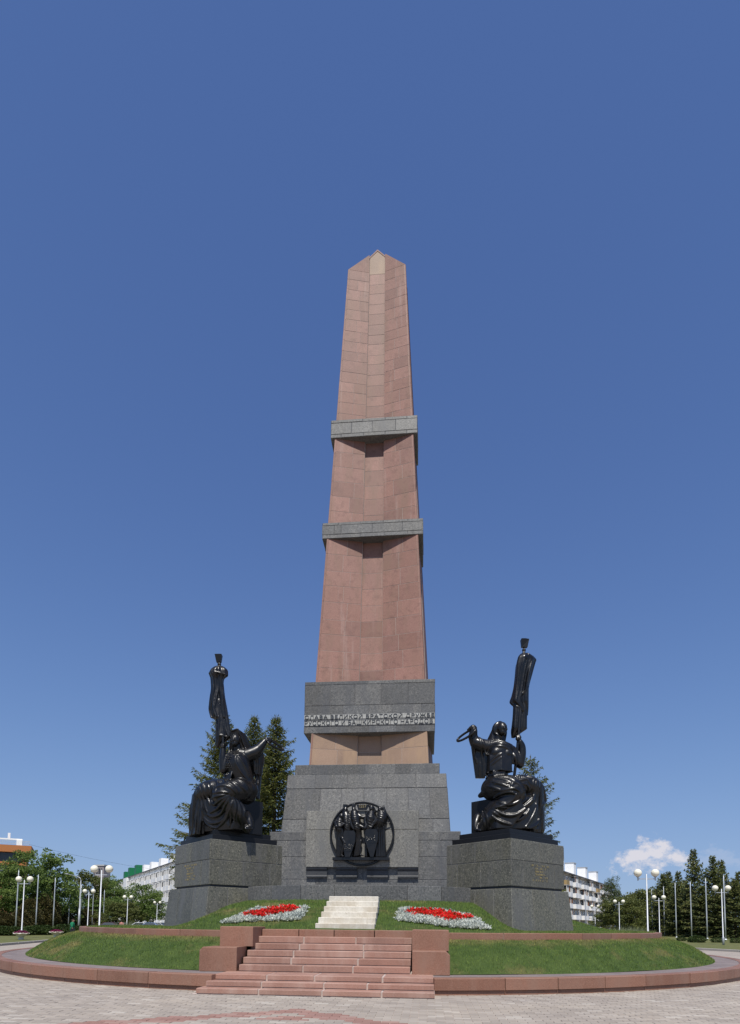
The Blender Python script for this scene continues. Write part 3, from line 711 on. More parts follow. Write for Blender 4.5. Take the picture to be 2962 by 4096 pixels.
# ------------------------------------------------------------------ bronze figures
def remesh(mb, name, mat, parent, voxel=.03, smooth=4, inv=None):
    me = mb.mesh(name+'_raw', None); o = bpy.data.objects.new(name+'_raw', me); col.objects.link(o)
    m = o.modifiers.new('r', 'REMESH'); m.mode = 'VOXEL'; m.voxel_size = voxel; m.use_smooth_shade = True
    if smooth:
        m = o.modifiers.new('s', 'SMOOTH'); m.factor = .5; m.iterations = smooth
    bpy.context.view_layer.update()
    me2 = bpy.data.meshes.new_from_object(o.evaluated_get(bpy.context.evaluated_depsgraph_get())); me2.name = name
    bpy.data.objects.remove(o); bpy.data.meshes.remove(me)
    me2.materials.clear(); me2.materials.append(MATS[mat])
    me2.polygons.foreach_set('use_smooth', [True]*len(me2.polygons)); me2.update()
    return link(name, me2, parent)
from mathutils.bvhtree import BVHTree
class Fig:
    """sculpting frame: x to the right, y downwards, d towards the front, in units of 1/k metre"""
    def __init__(s, origin, k, x0, y0, z=None): s.o = Vector(origin); s.k = k; s.x0 = x0; s.y0 = y0; s.mb = MB(); s.FW = -_F; s.z = z; s.nb = 0
    def p(s, x, y, d=0):
        d = d-.72*max(0, abs(x-s.x0)-190)
        r = ray(s.z[0]+x*s.z[2], s.z[1]+y*s.z[2]); return CAM+r*((s.o-CAM).dot(_F)/r.dot(_F))+s.FW*(d/s.k)
    def limb(s, pts, n=12, mb=None):
        s.nb += 1
        if n > 10 and len(pts) > 2:                          # smooth run through the joints
            P = [Vector(q) for q in pts]; out = []
            for i in range(len(P)-1):
                p0, p1, p2, p3 = P[max(i-1, 0)], P[i], P[i+1], P[min(i+2, len(P)-1)]
                for j in range(4):
                    t = j/4; out.append(.5*((2*p1)+(p2-p0)*t+(2*p0-5*p1+4*p2-p3)*t*t+(3*p1-p0-3*p2+p3)*t**3))
            pts = out+[P[-1]]
        if n > 10: n = max(n, 26)
        (mb or s.mb).tube([s.p(*q[:3]) for q in pts], [max(q[3], 2)/s.k for q in pts], n, True)
    def fold(s, pts, r, mb=None, sub=4):
        P = [Vector(q) for q in pts]; out = []
        for i in range(len(P)-1):
            p0, p1, p2, p3 = P[max(i-1, 0)], P[i], P[i+1], P[min(i+2, len(P)-1)]
            for j in range(sub):
                t = j/sub; out.append(.5*((2*p1)+(p2-p0)*t+(2*p0-5*p1+4*p2-p3)*t*t+(3*p1-p0-3*p2+p3)*t**3))
        out.append(P[-1]); n = len(out); W_ = [s.p(*q) for q in out]; T_ = mb or s.mb
        if getattr(s, 'base_n', None) != (id(T_), s.nb): s.bvh = BVHTree.FromPolygons([Vector(v) for v in T_.v], T_.f); s.base_n = (id(T_), s.nb)
        for i, w_ in enumerate(W_):                           # lay the ridge on the surface below it
            h = s.bvh.ray_cast(w_+s.FW*2.5, -s.FW, 4.)[0]
            if h is not None: W_[i] = h-s.FW*(r*.08/s.k)
        for _ in range(2): W_ = [W_[0]]+[(W_[i-1]+W_[i]*2+W_[i+1])/4 for i in range(1, n-1)]+[W_[-1]]
        T_.tube(W_, [r*(.45+.55*math.sin(math.pi*min(1, max(0, (i+.6)/n))))/s.k for i in range(n)], 8, True)
    def ball(s, c, r, mb=None, tilt=0):
        s.nb += 1
        Mx = Matrix((_R, s.FW, Vector((0, 0, 1)))).transposed() @ Matrix.Rotation(tilt, 3, 'Y')
        (mb or s.mb).ell(s.p(*c), (r[0]/s.k, r[2]/s.k, r[1]/s.k), 26, 18, Mx)
    def hull(s, pts, mb=None):
        s.nb += 1; (mb or s.mb).hull([s.p(*q) for q in pts])
    def cloth(s, rows, depth, nf, amp, ph, mb=None, n=40, d0=0, flat=.5, top=1.):
        """hanging cloth: rows of (y, x left, x right); lobed outline gives the folds"""
        s.nb += 1; P = [Vector(q) for q in rows]; R_ = []
        for i in range(len(P)-1):
            p0, p1, p2, p3 = P[max(i-1, 0)], P[i], P[i+1], P[min(i+2, len(P)-1)]
            for j in range(3):
                t = j/3; R_.append(.5*((2*p1)+(p2-p0)*t+(2*p0-5*p1+4*p2-p3)*t*t+(3*p1-p0-3*p2+p3)*t**3))
        R_.append(P[-1]); rings = []; N_ = len(R_)
        for i, (y, xl, xr) in enumerate(R_):
            c, hw = (xl+xr)/2, (xr-xl)/2; ring = []; am = amp*(top+(1-top)*min(1, i/(N_*.35)))
            for k in range(n):
                a = 2*math.pi*k/n; w_ = nf*a+ph+i*.09+.5*math.sin(i*.13+a); f = 1+am*(math.cos(w_)+.45*math.cos(2.3*w_+i*.05))
                ring.append(s.p(c+hw*math.cos(a)*(1+am*.3*math.cos(w_)), y, d0+hw*flat*math.sin(a)*f+depth*math.sin(i*.17)))
            rings.append(ring)
        (mb or s.mb).loft(rings)
    def head(s, x, y, d, r, turn):
        """face: brow, nose, lips, chin and eyes on an egg-shaped head; turn = sideways look in units"""
        keep, s.mb = s.mb, MB()
        s.ball((x, y, d), (r*.98, r*1.32, r*1.1)); s.ball((x+turn*.2, y+r*.75, d+r*.25), (r*.66, r*.72, r*.8))
        fx = x+turn; fd = d+r*.98
        s.limb([(fx, y-r*.25, fd, r*.13), (fx+turn*.1, y+r*.22, fd+r*.22, r*.17)], 8)
        for e in (-1, 1):
            s.limb([(fx+e*r*.18, y-r*.30, fd+r*.02, r*.09), (fx+e*r*.55, y-r*.33, fd-r*.16, r*.08)], 8)
            s.ball((fx+e*r*.36, y-r*.08, fd-r*.14), (r*.16, r*.09, r*.12))
            s.ball((fx+e*r*.5, y+r*.3, fd-r*.35), (r*.28, r*.3, r*.25))
        s.ball((fx, y+r*.56, fd-r*.06), (r*.26, r*.085, r*.14)); s.ball((fx, y+r*.70, fd-r*.08), (r*.22, r*.08, r*.12))
        s.ball((fx, y+r*1.02, fd-r*.2), (r*.26, r*.2, r*.22))
        remesh(s.mb, 'head', 'black_bronze', s.root, .0085, 1); s.mb = keep; s.ball((x, y, d-r*.25), (r*.9, r*1.2, r*.9))
    def hand(s, x, y, d, r, dirs, thumb):
        s.ball((x, y, d), (r*.8, r*.8, r*.7)); keep, s.mb = s.mb, MB()
        s.ball((x, y, d), (r, r*1.05, r*.9))
        for (pts) in dirs: s.limb([(q[0], q[1], q[2], r*.30*(1-.12*i)) for i, q in enumerate(pts)], 8)
        s.limb([(q[0], q[1], q[2], r*.34*(1-.12*i)) for i, q in enumerate(thumb)], 8)
        remesh(s.mb, 'hand', 'black_bronze', s.root, .010, 1); s.mb = keep
def banner(fg, root, pole, rows, finial, ball, nf, seed, under, flap):
    mb = MB(); fg.limb([(*q, 15) for q in pole], 12, mb); mb.build('banner_pole', 'black_bronze', root, True)
    c = MB(); fg.cloth(rows, 8, nf, .30, seed, c, 64, 8, .55, .25); fg.cloth(under, 6, nf, .26, seed+1, c, 64, -4, .5)
    for pts, r in flap: fg.fold(pts, r, c)
    remesh(c, 'banner_cloth', 'black_bronze', root, .018, 2)
    b = MB(); fg.ball((*ball, 0), (20, 20, 20), b); fg.limb([(ball[0]-1, ball[1]+30, 0, 11), (ball[0]+1, ball[1]-30, 0, 11)], 8, b); b.build('pole_ball', 'black_bronze', root, True)
    x0, x1, x2, x3, yt, yb2, yp = finial; dd = 30
    f = MB(); f.loft([[fg.p(x2, yb2, dd*.55), fg.p(x3, yb2, dd*.55), fg.p(x3, yb2, -dd*.55), fg.p(x2, yb2, -dd*.55)], [fg.p(x0, yt, dd), fg.p(x1, yt, dd), fg.p(x1, yt, -dd), fg.p(x0, yt, -dd)],
                     [fg.p((x0+x1)/2+3, yp, 6), fg.p((x0+x1)/2+6, yp, 6), fg.p((x0+x1)/2+6, yp, -6), fg.p((x0+x1)/2+3, yp, -6)]])
    f.build('finial', 'black_stone', root)
def wreath(fg, root, c, a, b, tilt, d, slope, r=9, n=30):
    mb = MB(); pts = []
    for i in range(n+1):
        t = 2*math.pi*i/n; u, v = a*math.cos(t), b*math.sin(t)
        pts.append((c[0]+u*math.cos(tilt)-v*math.sin(tilt), c[1]+u*math.sin(tilt)+v*math.cos(tilt), d+slope*math.sin(t), r))
    mb.tube([fg.p(*q[:3]) for q in pts], r/fg.k, 8)
    for i in range(0, n, 1):
        q = pts[i]; j = random.uniform(-1, 1)
        fg.limb([(q[0], q[1], q[2], r*.9), (q[0]+random.uniform(-11, 11), q[1]+random.uniform(-11, 11), q[2]+random.uniform(-10, 10), r*.4)], 6, mb)
    remesh(mb, 'wreath', 'black_bronze', root, .022, 2)
def stand(s, root):
    c = Vector((s*5.80, -5.82, 0)); o_ = Vector((s*.7071, .7071, 0)); i_ = Vector((-s*.7071, .7071, 0))
    for z0, z1, a, b, l in ((4.875, 5.10, .16, .16, 3.25), (5.10, 5.32, .36, .34, 2.95)):
        q = MB(); P = [c+o_*a+i_*b, c+o_*(a+l-.1)+i_*b, c+o_*(a+l-.1)+i_*(b+l), c+o_*a+i_*(b+l)]
        ring = lambda e, z: [p+(Vector((s*5.8, -3.4, 0))-p).normalized()*e+Vector((0, 0, z)) for p in P]
        q.loft([ring(0, z0), ring(0, z1-.015), ring(.02, z1)]); q.build('stepped_base', 'black_stone', root)

# --- left figure: angular veil, arm with wreath stretched to the right
KL = 262.
fl = Fig(at(620+750*.37037, 2580+2030*.37037, 25.4), KL, 750, 2030, (620, 2580, .37037))
lroot = empty('statue', (fl.o.x, fl.o.y, 4.88)); tag(lroot, 'black bronze seated woman in a pointed veil holding a furled banner and a wreath', 'statue')
stand(-1, lroot); f = fl; f.root = lroot
# torso
f.limb([(965, 1590, -10, 140), (950, 1470, 0, 122), (925, 1370, 12, 128), (905, 1280, 20, 128), (900, 1210, 12, 100), (895, 1150, 12, 52)], 18)
f.ball((845, 1300, 70), (62, 66, 60)); f.ball((960, 1290, 75), (64, 68, 62))
f.ball((950, 1570, 0), (170, 130, 150))
f.limb([(820, 1215, 0, 62), (900, 1190, 5, 70), (1000, 1195, 20, 72)], 14)
f.limb([(895, 1160, 15, 46), (892, 1095, 28, 44)], 12); f.head(884, 1046, 60, 52, -8)
# veil: stiff, pointed, open at the front
f.hull([(840, 946, 48), (910, 922, 62), (975, 950, -20), (905, 935, -80), (826, 1050, 30), (952, 1040, 40), (1012, 1060, -60), (808, 1150, 14), (992, 1135, 34), (1052, 1140, -50), (792, 1240, -5), (1005, 1200, -40), (880, 1210, -95)])
for pts, r in (([(840, 946, 60), (826, 1050, 62), (810, 1150, 55), (792, 1240, 35)], 12), ([(910, 924, 76), (946, 1020, 84), (972, 1090, 80), (992, 1145, 72)], 15), ([(910, 924, 70), (840, 946, 58)], 12),
               ([(960, 960, 0), (1000, 1050, 0), (1035, 1140, -10)], 12)): f.fold(pts, r)
# banner arm
f.limb([(815, 1225, 5, 60), (772, 1300, 20, 54), (752, 1355, 30, 46)], 14); f.limb([(752, 1360, 30, 46), (742, 1260, 34, 42), (746, 1170, 36, 34), (748, 1120, 36, 28)], 14)
f.hand(750, 1105, 34, 29, [[(735, 1090, 62), (760, 1088, 66), (776, 1092, 44)], [(733, 1102, 64), (760, 1101, 69), (778, 1104, 46)], [(733, 1114, 64), (758, 1114, 68), (776, 1116, 44)], [(735, 1125, 60), (756, 1126, 63), (772, 1127, 42)]], [(765, 1105, 20), (782, 1085, 26), (776, 1062, 34)])
# outstretched arm and wide sleeve
f.limb([(985, 1200, 30, 78), (1060, 1165, 75, 70), (1110, 1130, 105, 60)], 16); f.limb([(1105, 1135, 105, 56), (1150, 1080, 130, 45), (1185, 1032, 150, 32)], 14)
f.hand(1200, 1016, 158, 30, [[(1220, 1000, 165), (1246, 1003, 170), (1262, 1016, 165)], [(1222, 1010, 178), (1248, 1016, 182), (1258, 1030, 174)], [(1216, 1022, 186), (1240, 1030, 188), (1248, 1042, 178)], [(1208, 1030, 188), (1228, 1040, 188), (1234, 1050, 178)]], [(1205, 998, 140), (1222, 988, 145), (1240, 992, 152)])
f.hull([(1060, 1170, 90), (1165, 1140, 105), (1170, 1185, 60), (1150, 1240, 60), (1140, 1392, 62), (1068, 1372, 70), (1070, 1280, 90), (1070, 1372, 20), (1138, 1390, 20), (1085, 1160, 20)])
for x in (1082, 1102, 1122): f.fold([(x+12, 1190, 88), (x+4, 1280, 84), (x-2, 1385, 72)], 11)
f.hull([(1070, 1360, 40), (1130, 1370, 40), (1112, 1645, 20), (1058, 1640, 20), (1070, 1360, 0), (1130, 1370, 0), (1108, 1645, -20), (1060, 1640, -20)])
for x in (1080, 1105): f.fold([(x+6, 1380, 44), (x-4, 1510, 36), (x-12, 1640, 26)], 10)
f.hull([(1000, 1200, 60), (1090, 1200, 60), (1075, 1300, 20), (1045, 1480, 10), (960, 1350, 60), (1010, 1300, -60), (1040, 1480, -60)])
f.fold([(905, 1230, 118), (900, 1290, 128), (950, 1390, 120), (1020, 1480, 80)], 15); f.fold([(930, 1240, 110), (990, 1320, 112), (1035, 1440, 70)], 13); f.fold([(885, 1240, 118), (930, 1222, 112), (970, 1225, 100)], 14)
# apron edges, hem of the blouse
f.hull([(775, 1440, 90), (860, 1395, 128), (850, 1500, 140), (770, 1510, 110), (800, 1450, 40), (780, 1510, 30)])
f.fold([(775, 1440, 100), (815, 1410, 120), (862, 1396, 134)], 9); f.fold([(862, 1396, 134), (850, 1450, 142), (842, 1505, 140)], 9)
f.fold([(800, 1510, 120), (860, 1492, 150), (930, 1480, 150), (1000, 1505, 110), (1040, 1560, 40)], 17); f.fold([(840, 1500, 140), (930, 1468, 148), (1000, 1490, 112), (1035, 1535, 50)], 12)
# lap, thighs and shins under the skirt
f.limb([(930, 1590, 60, 128), (760, 1580, 75, 118), (600, 1590, 60, 112), (500, 1630, 45, 88)], 18)
f.limb([(495, 1640, 45, 92), (465, 1800, 40, 92), (445, 1960, 30, 96)], 16)
f.limb([(950, 1590, 110, 128), (860, 1625, 170, 126), (775, 1665, 195, 112)], 18)
f.limb([(790, 1675, 190, 108), (890, 1800, 160, 98), (965, 1900, 130, 82), (1000, 1990, 110, 62)], 16)
sk = [(1570, 440, 590), (1620, 425, 600), (1700, 400, 600), (1800, 378, 590), (1900, 360, 580), (1985, 346, 566), (2055, 335, 556)]
f.cloth(sk, 0, 11, .10, .6, None, 66, 40, .95)
f.hull([(560, 1700, 120), (700, 1680, 190), (900, 1720, 200), (985, 1900, 150), (985, 2020, 120), (560, 2030, 90), (540, 1850, 110), (700, 2030, 170), (880, 2020, 190), (700, 1850, 200), (600, 2030, -80), (980, 2020, -80), (940, 1700, -80), (560, 1700, -60)])
for pts, r in (([(485, 1580, 140), (520, 1650, 150), (540, 1780, 150), (560, 1890, 140)], 17), ([(560, 1890, 140), (590, 1950, 160), (650, 1975, 190)], 16), ([(455, 1600, 130), (440, 1720, 140), (425, 1860, 135), (412, 2040, 130)], 16), ([(400, 1720, 100), (385, 1860, 105), (370, 2045, 100)], 14),
               ([(480, 1640, 142), (478, 1760, 148), (470, 1900, 145), (462, 2035, 140)], 14), ([(520, 1800, 150), (522, 1920, 146), (515, 2030, 140)], 13),
               ([(575, 1560, 150), (590, 1640, 175), (625, 1720, 190), (640, 1760, 195)], 17), ([(620, 1555, 160), (645, 1630, 185), (655, 1700, 200)], 14), ([(520, 1560, 140), (560, 1660, 165), (585, 1790, 170), (615, 1840, 180)], 16),
               ([(655, 1700, 235), (690, 1625, 265), (780, 1580, 275), (880, 1600, 255), (940, 1660, 200)], 20), ([(700, 1605, 245), (760, 1555, 240), (860, 1560, 235), (930, 1610, 210), (960, 1660, 170)], 19),
               ([(655, 1720, 250), (690, 1760, 275), (770, 1730, 300), (850, 1690, 290)], 20), ([(700, 1700, 285), (760, 1690, 300), (830, 1680, 295)], 15),
               ([(640, 1840, 220), (700, 1820, 260), (790, 1760, 295), (860, 1690, 290)], 22), ([(600, 1850, 190), (680, 1890, 230), (770, 1850, 270), (850, 1740, 290), (870, 1695, 285)], 21),
               ([(560, 1880, 160), (640, 1950, 210), (760, 1940, 250), (830, 1850, 275), (880, 1710, 280)], 20), ([(555, 1910, 150), (640, 1985, 190), (710, 2005, 215)], 18), ([(715, 2005, 230), (800, 1930, 255), (870, 1820, 270), (905, 1715, 265)], 20),
               ([(895, 1700, 270), (925, 1760, 262), (918, 1880, 245), (905, 2010, 230)], 21), ([(925, 1710, 250), (965, 1780, 235), (972, 1900, 205), (965, 2020, 190)], 18), ([(950, 1720, 220), (1000, 1800, 190), (1010, 1850, 175)], 18), ([(860, 1720, 290), (880, 1850, 265), (850, 1990, 240)], 16)): f.fold(pts, r)
for pts, r in (([(700, 1500, 120), (740, 1560, 170), (720, 1640, 235)], 15), ([(770, 1490, 130), (820, 1550, 190), (830, 1620, 240)], 15), ([(850, 1530, 190), (900, 1580, 215), (960, 1640, 190)], 16), ([(640, 1500, 110), (660, 1560, 160), (650, 1640, 205)], 14), ([(560, 1510, 90), (565, 1580, 150), (575, 1680, 170)], 14), ([(900, 1530, 160), (980, 1580, 160), (1040, 1640, 90)], 15), ([(940, 1500, 140), (1010, 1540, 120), (1060, 1600, 50)], 13), ([(700, 1660, 290), (780, 1650, 305), (860, 1660, 290)], 14)): f.fold(pts, r)
f.hull([(960, 1820, 130), (1000, 1840, 165), (1000, 2018, 150), (880, 2018, 215), (900, 1850, 220), (960, 1850, 195), (960, 2018, 60)])
# bare foot
f.limb([(1005, 1840, 120, 44), (1030, 1890, 165, 44), (1052, 1945, 200, 40), (1062, 1985, 222, 30)], 12); f.ball((1035, 1990, 215), (42, 22, 40))
for i in range(5): f.limb([(1075-i*15, 1980+i*4, 228+i*3, 12), (1080-i*15, 2006+i*2, 244+i*2, 11 if i else 14)], 6)
remesh(f.mb, 'figure', 'black_bronze', lroot, .020, 3)
sb = MB()
for xx in range(5):
    for yy in range(6): f.ball((792+xx*16+yy%2*6, 1232+yy*24+xx*3, 128 if xx > 1 else 112), (6, 6, 6), sb)
tag(sb.build('bead_embroidery', 'black_bronze', lroot, True), kind='stuff')
s_ = MB(); o_ = Vector((-.7071, .7071, 0)); i_ = Vector((.7071, .7071, 0))
pc = f.p(930, 2030, 30)
s_.loft([[pc+Vector((0, 0, z)), pc+o_*1.0+Vector((0, 0, z)), pc+o_*1.0+i_*1.02+Vector((0, 0, z)), pc+i_*1.02+Vector((0, 0, z))] for z in (0, 1.40)]); s_.build('seat', 'black_stone', lroot)
wreath(f, lroot, (1292, 1060), 84, 30, math.radians(24), 165, 45, 12)
banner(f, lroot, [(775, 1560, 20), (750, 1105, 34), (697, 225, 0)], [(228, 675, 718), (245, 640, 758), (275, 604, 788), (305, 588, 792), (335, 596, 790), (352, 604, 766), (380, 608, 748), (470, 612, 745), (560, 600, 758), (640, 592, 762), (700, 589, 762), (760, 602, 768), (795, 612, 772)], (653, 727, 668, 718, 108, 188, 96), (697, 208), 5, 1.0,
       [(420, 640, 742), (560, 640, 758), (680, 650, 782), (800, 662, 803), (900, 660, 821), (985, 659, 837), (1012, 659, 812), (1060, 659, 745), (1102, 661, 695)],
       [([(590, 312, 60), (690, 318, 75), (790, 345, 50)], 13), ([(640, 330, 60), (650, 480, 60), (620, 640, 62), (596, 700, 50)], 13), ([(700, 340, 62), (690, 480, 64), (665, 640, 66), (640, 785, 60)], 12), ([(735, 360, 40), (735, 500, 48), (748, 680, 52), (765, 785, 44)], 12), ([(700, 600, 62), (705, 800, 66), (700, 1000, 60)], 11), ([(745, 800, 55), (765, 900, 55), (800, 990, 40)], 12), ([(672, 820, 50), (668, 960, 50), (668, 1090, 30)], 11), ([(705, 1000, 52), (725, 985, 52), (770, 1000, 45), (835, 985, 20)], 9)])

# --- right figure: round headscarf, arm with wreath stretched to the left
KR_ = 251.
fr = Fig(at(1750+735*.38806, 2520+2090*.38806, 25.2), KR_, 735, 2090, (1750, 2520, .38806))
rroot = empty('statue', (fr.o.x, fr.o.y, 4.88)); tag(rroot, 'black bronze seated woman in a round headscarf holding a tall furled banner and a wreath', 'statue')
stand(1, rroot); f = fr; f.root = rroot
f.limb([(595, 1640, -10, 128), (612, 1540, 0, 112), (622, 1450, 5, 112), (628, 1350, 15, 122), (632, 1260, 18, 118), (628, 1200, 10, 95), (620, 1140, 12, 52)], 18)
f.ball((590, 1290, 82), (60, 62, 58)); f.ball((695, 1300, 78), (60, 62, 56))
f.hull([(505, 1230, 40), (755, 1250, 30), (765, 1475, 40), (490, 1490, 40), (520, 1330, 125), (740, 1340, 118), (742, 1490, 130), (520, 1480, 132), (630, 1485, 160), (630, 1310, 145), (505, 1470, -90), (755, 1460, -90), (520, 1220, -70), (740, 1230, -70)])
f.limb([(510, 1200, 15, 66), (620, 1195, 5, 72), (745, 1235, 0, 62)], 14); f.limb([(620, 1165, 15, 50), (635, 1095, 25, 47)], 12)
f.head(654, 1038, 66, 53, 8)
# headscarf
f.ball((636, 1030, -2), (74, 90, 80), None, .1)
f.hull([(575, 1000, 10), (600, 960, -40), (560, 1080, 0), (512, 1140, -20), (545, 1165, 30), (590, 1120, 40), (620, 1100, -70), (530, 1150, -80)])
f.fold([(640, 950, 62), (590, 990, 62), (578, 1045, 62), (598, 1090, 72), (648, 1118, 88)], 13); f.fold([(640, 950, 64), (690, 985, 60), (706, 1040, 45), (694, 1110, 50), (688, 1165, 52)], 12)
f.hull([(660, 1110, 60), (700, 1080, 40), (690, 1170, 60), (655, 1150, 60), (690, 1165, 20), (660, 1140, 20)])
# shoulder cloth
f.fold([(520, 1225, 95), (580, 1205, 130), (660, 1215, 135), (735, 1245, 105), (790, 1330, 70), (800, 1400, 50)], 26); f.fold([(530, 1250, 100), (600, 1232, 148), (680, 1245, 145), (745, 1290, 110), (768, 1390, 70)], 16)
f.fold([(545, 1190, 80), (620, 1172, 100), (700, 1200, 90), (780, 1250, 60), (820, 1330, 40)], 22); f.fold([(540, 1180, 90), (520, 1240, 110), (498, 1305, 105)], 18)
f.hull([(760, 1240, 60), (830, 1290, 40), (845, 1400, 30), (765, 1402, 60), (760, 1260, -20), (830, 1390, -20)])
for pts, r in (([(520, 1390, 135), (580, 1340, 158), (640, 1310, 160)], 12), ([(515, 1440, 138), (575, 1390, 160), (630, 1350, 165)], 10), ([(500, 1490, 120), (630, 1492, 165), (752, 1492, 125)], 11)): f.fold(pts, r)
# banner arm
f.limb([(755, 1240, 0, 60), (810, 1310, 5, 56), (848, 1385, 10, 48)], 14); f.limb([(850, 1385, 10, 46), (868, 1290, 20, 42), (866, 1210, 30, 36), (842, 1160, 38, 28)], 14)
f.hand(826, 1130, 40, 29, [[(808, 1112, 66), (832, 1108, 70), (848, 1112, 50)], [(806, 1124, 68), (832, 1121, 73), (850, 1124, 52)], [(805, 1136, 68), (830, 1135, 72), (848, 1137, 50)], [(800, 1146, 62), (826, 1147, 66), (842, 1148, 46)]], [(836, 1110, 30), (838, 1092, 34), (830, 1078, 40)])
# outstretched arm
f.limb([(510, 1205, 30, 74), (450, 1190, 75, 70), (400, 1165, 110, 64)], 16); f.limb([(398, 1170, 110, 62), (368, 1105, 140, 50), (372, 1045, 160, 38)], 14)
f.hand(362, 1022, 170, 33, [[(352, 1000, 180), (332, 1014, 196), (330, 1036, 190)], [(348, 1006, 192), (324, 1022, 204), (324, 1044, 196)], [(340, 1016, 196), (316, 1032, 206), (318, 1050, 198)], [(334, 1026, 194), (308, 1036, 200), (310, 1050, 194)]], [(380, 1010, 170), (388, 1030, 190), (372, 1046, 200)])
f.hull([(345, 1110, 120), (470, 1140, 80), (510, 1230, 60), (498, 1345, 70), (492, 1530, 60), (405, 1512, 60), (405, 1370, 80), (352, 1200, 110), (380, 1120, 40), (500, 1200, -20), (490, 1525, 0), (408, 1510, 0)])
for pts, r in (([(430, 1120, 125), (470, 1200, 115), (492, 1300, 100)], 14), ([(360, 1140, 140), (385, 1260, 122), (410, 1370, 100)], 14), ([(420, 1160, 140), (450, 1260, 120), (470, 1370, 95), (475, 1520, 72)], 12), ([(440, 1370, 95), (438, 1515, 76)], 10)): f.fold(pts, r)
# waist, hips, legs
f.fold([(490, 1500, 100), (530, 1550, 130), (590, 1562, 150), (650, 1540, 160), (680, 1500, 150)], 13)
for i in range(6): f.limb([(555+i*22, 1490, 128, 12), (560+i*18, 1550, 132, 12)], 6)
f.ball((600, 1640, 0), (150, 135, 150))
f.limb([(600, 1620, 60, 126), (760, 1640, 110, 116), (900, 1625, 110, 106), (985, 1640, 95, 84)], 18); f.limb([(995, 1650, 95, 88), (1015, 1850, 85, 84), (1025, 2060, 70, 84)], 16)
f.limb([(590, 1650, 110, 128), (680, 1690, 190, 120), (755, 1730, 220, 104)], 18); f.limb([(745, 1745, 215, 100), (640, 1860, 185, 96), (540, 1960, 155, 88), (470, 2060, 130, 70)], 16)
f.cloth([(1580, 905, 1065), (1640, 895, 1090), (1740, 890, 1125), (1790, 890, 1118), (1830, 895, 1095), (1950, 900, 1092), (2105, 905, 1086)], 0, 9, .10, .2, None, 66, 85, .9)
f.hull([(470, 1880, 120), (560, 1860, 190), (760, 1780, 240), (940, 1760, 220), (990, 1900, 200), (1000, 2080, 170), (470, 2090, 120), (430, 2000, 110), (700, 2090, 250), (850, 2085, 250), (700, 1900, 260), (480, 2090, -60), (990, 2090, -60), (900, 1700, -60), (500, 1800, -60)])
for pts, r in (([(975, 1575, 175), (960, 1660, 205), (945, 1760, 225), (890, 1830, 250), (780, 1900, 275), (660, 1960, 270)], 22), ([(940, 1600, 180), (925, 1700, 215), (860, 1790, 250), (740, 1870, 272), (620, 1930, 265)], 20), ([(1000, 1590, 175), (985, 1720, 205), (975, 1860, 215), (930, 1960, 235), (850, 2070, 260)], 22),
               ([(1030, 1590, 165), (1040, 1700, 180), (1030, 1850, 190), (1035, 1950, 185)], 19), ([(1055, 1600, 150), (1085, 1700, 150), (1105, 1780, 140), (1050, 1820, 165)], 22), ([(1035, 1950, 188), (980, 2030, 215), (900, 2075, 240)], 19), ([(1060, 1830, 150), (1065, 1960, 145), (1060, 2100, 130)], 14), ([(1035, 1990, 165), (1030, 2100, 160)], 13), ([(1000, 2040, 190), (995, 2100, 185)], 12),
               ([(475, 1860, 150), (540, 1930, 205), (640, 1985, 250), (760, 2010, 272), (860, 1940, 260), (890, 1890, 248)], 21), ([(455, 1880, 130), (450, 1980, 140), (470, 2085, 150)], 17), ([(575, 1990, 215), (620, 2040, 240), (680, 2075, 262)], 18), ([(500, 1850, 170), (580, 1880, 225), (650, 1885, 255)], 17),
               ([(545, 1770, 190), (600, 1740, 235), (690, 1735, 265), (745, 1765, 275)], 19), ([(540, 1705, 190), (640, 1715, 250), (720, 1700, 285), (770, 1730, 290)], 19), ([(540, 1640, 140), (640, 1640, 215), (690, 1650, 245)], 14), ([(690, 1700, 275), (700, 1655, 275), (740, 1640, 265), (790, 1680, 250), (825, 1740, 245)], 19), ([(600, 1560, 150), (690, 1580, 185), (770, 1630, 215), (850, 1640, 215)], 18), ([(680, 1545, 140), (740, 1570, 165), (760, 1610, 190), (840, 1590, 180), (920, 1580, 170)], 18), ([(760, 1560, 120), (800, 1545, 130), (790, 1590, 160)], 18), ([(860, 1640, 215), (900, 1680, 222), (860, 1740, 240), (830, 1770, 250)], 16)): f.fold(pts, r)
for pts, r in (([(500, 1600, 110), (580, 1640, 190), (680, 1690, 270)], 16), ([(520, 1570, 120), (620, 1600, 190), (720, 1650, 255)], 15), ([(480, 1640, 90), (560, 1690, 180), (650, 1740, 255)], 16), ([(720, 1600, 205), (800, 1640, 225), (850, 1700, 240)], 15), ([(820, 1560, 170), (880, 1590, 200), (900, 1640, 215)], 14), ([(880, 1550, 160), (940, 1570, 175), (960, 1600, 180)], 13), ([(640, 1560, 165), (700, 1590, 190), (760, 1640, 220)], 13)): f.fold(pts, r)
f.hull([(520, 1790, 150), (760, 1765, 290), (690, 1740, 270), (460, 1870, 150), (440, 1960, 160), (470, 2090, 170), (700, 2088, 275), (850, 1900, 280), (560, 1850, 235), (560, 2085, 250), (760, 1980, 290)])
for pts, r in (([(560, 1800, 225), (620, 1850, 268), (720, 1850, 292), (800, 1800, 285)], 20), ([(470, 1900, 185), (480, 1990, 200), (500, 2085, 205)], 17), ([(520, 1880, 225), (620, 1950, 270), (740, 1960, 298), (840, 1890, 285)], 20), ([(520, 1960, 235), (600, 2020, 270), (700, 2050, 285)], 19), ([(740, 1760, 292), (700, 1820, 288), (610, 1870, 265), (520, 1880, 225)], 17)): f.fold(pts, r)
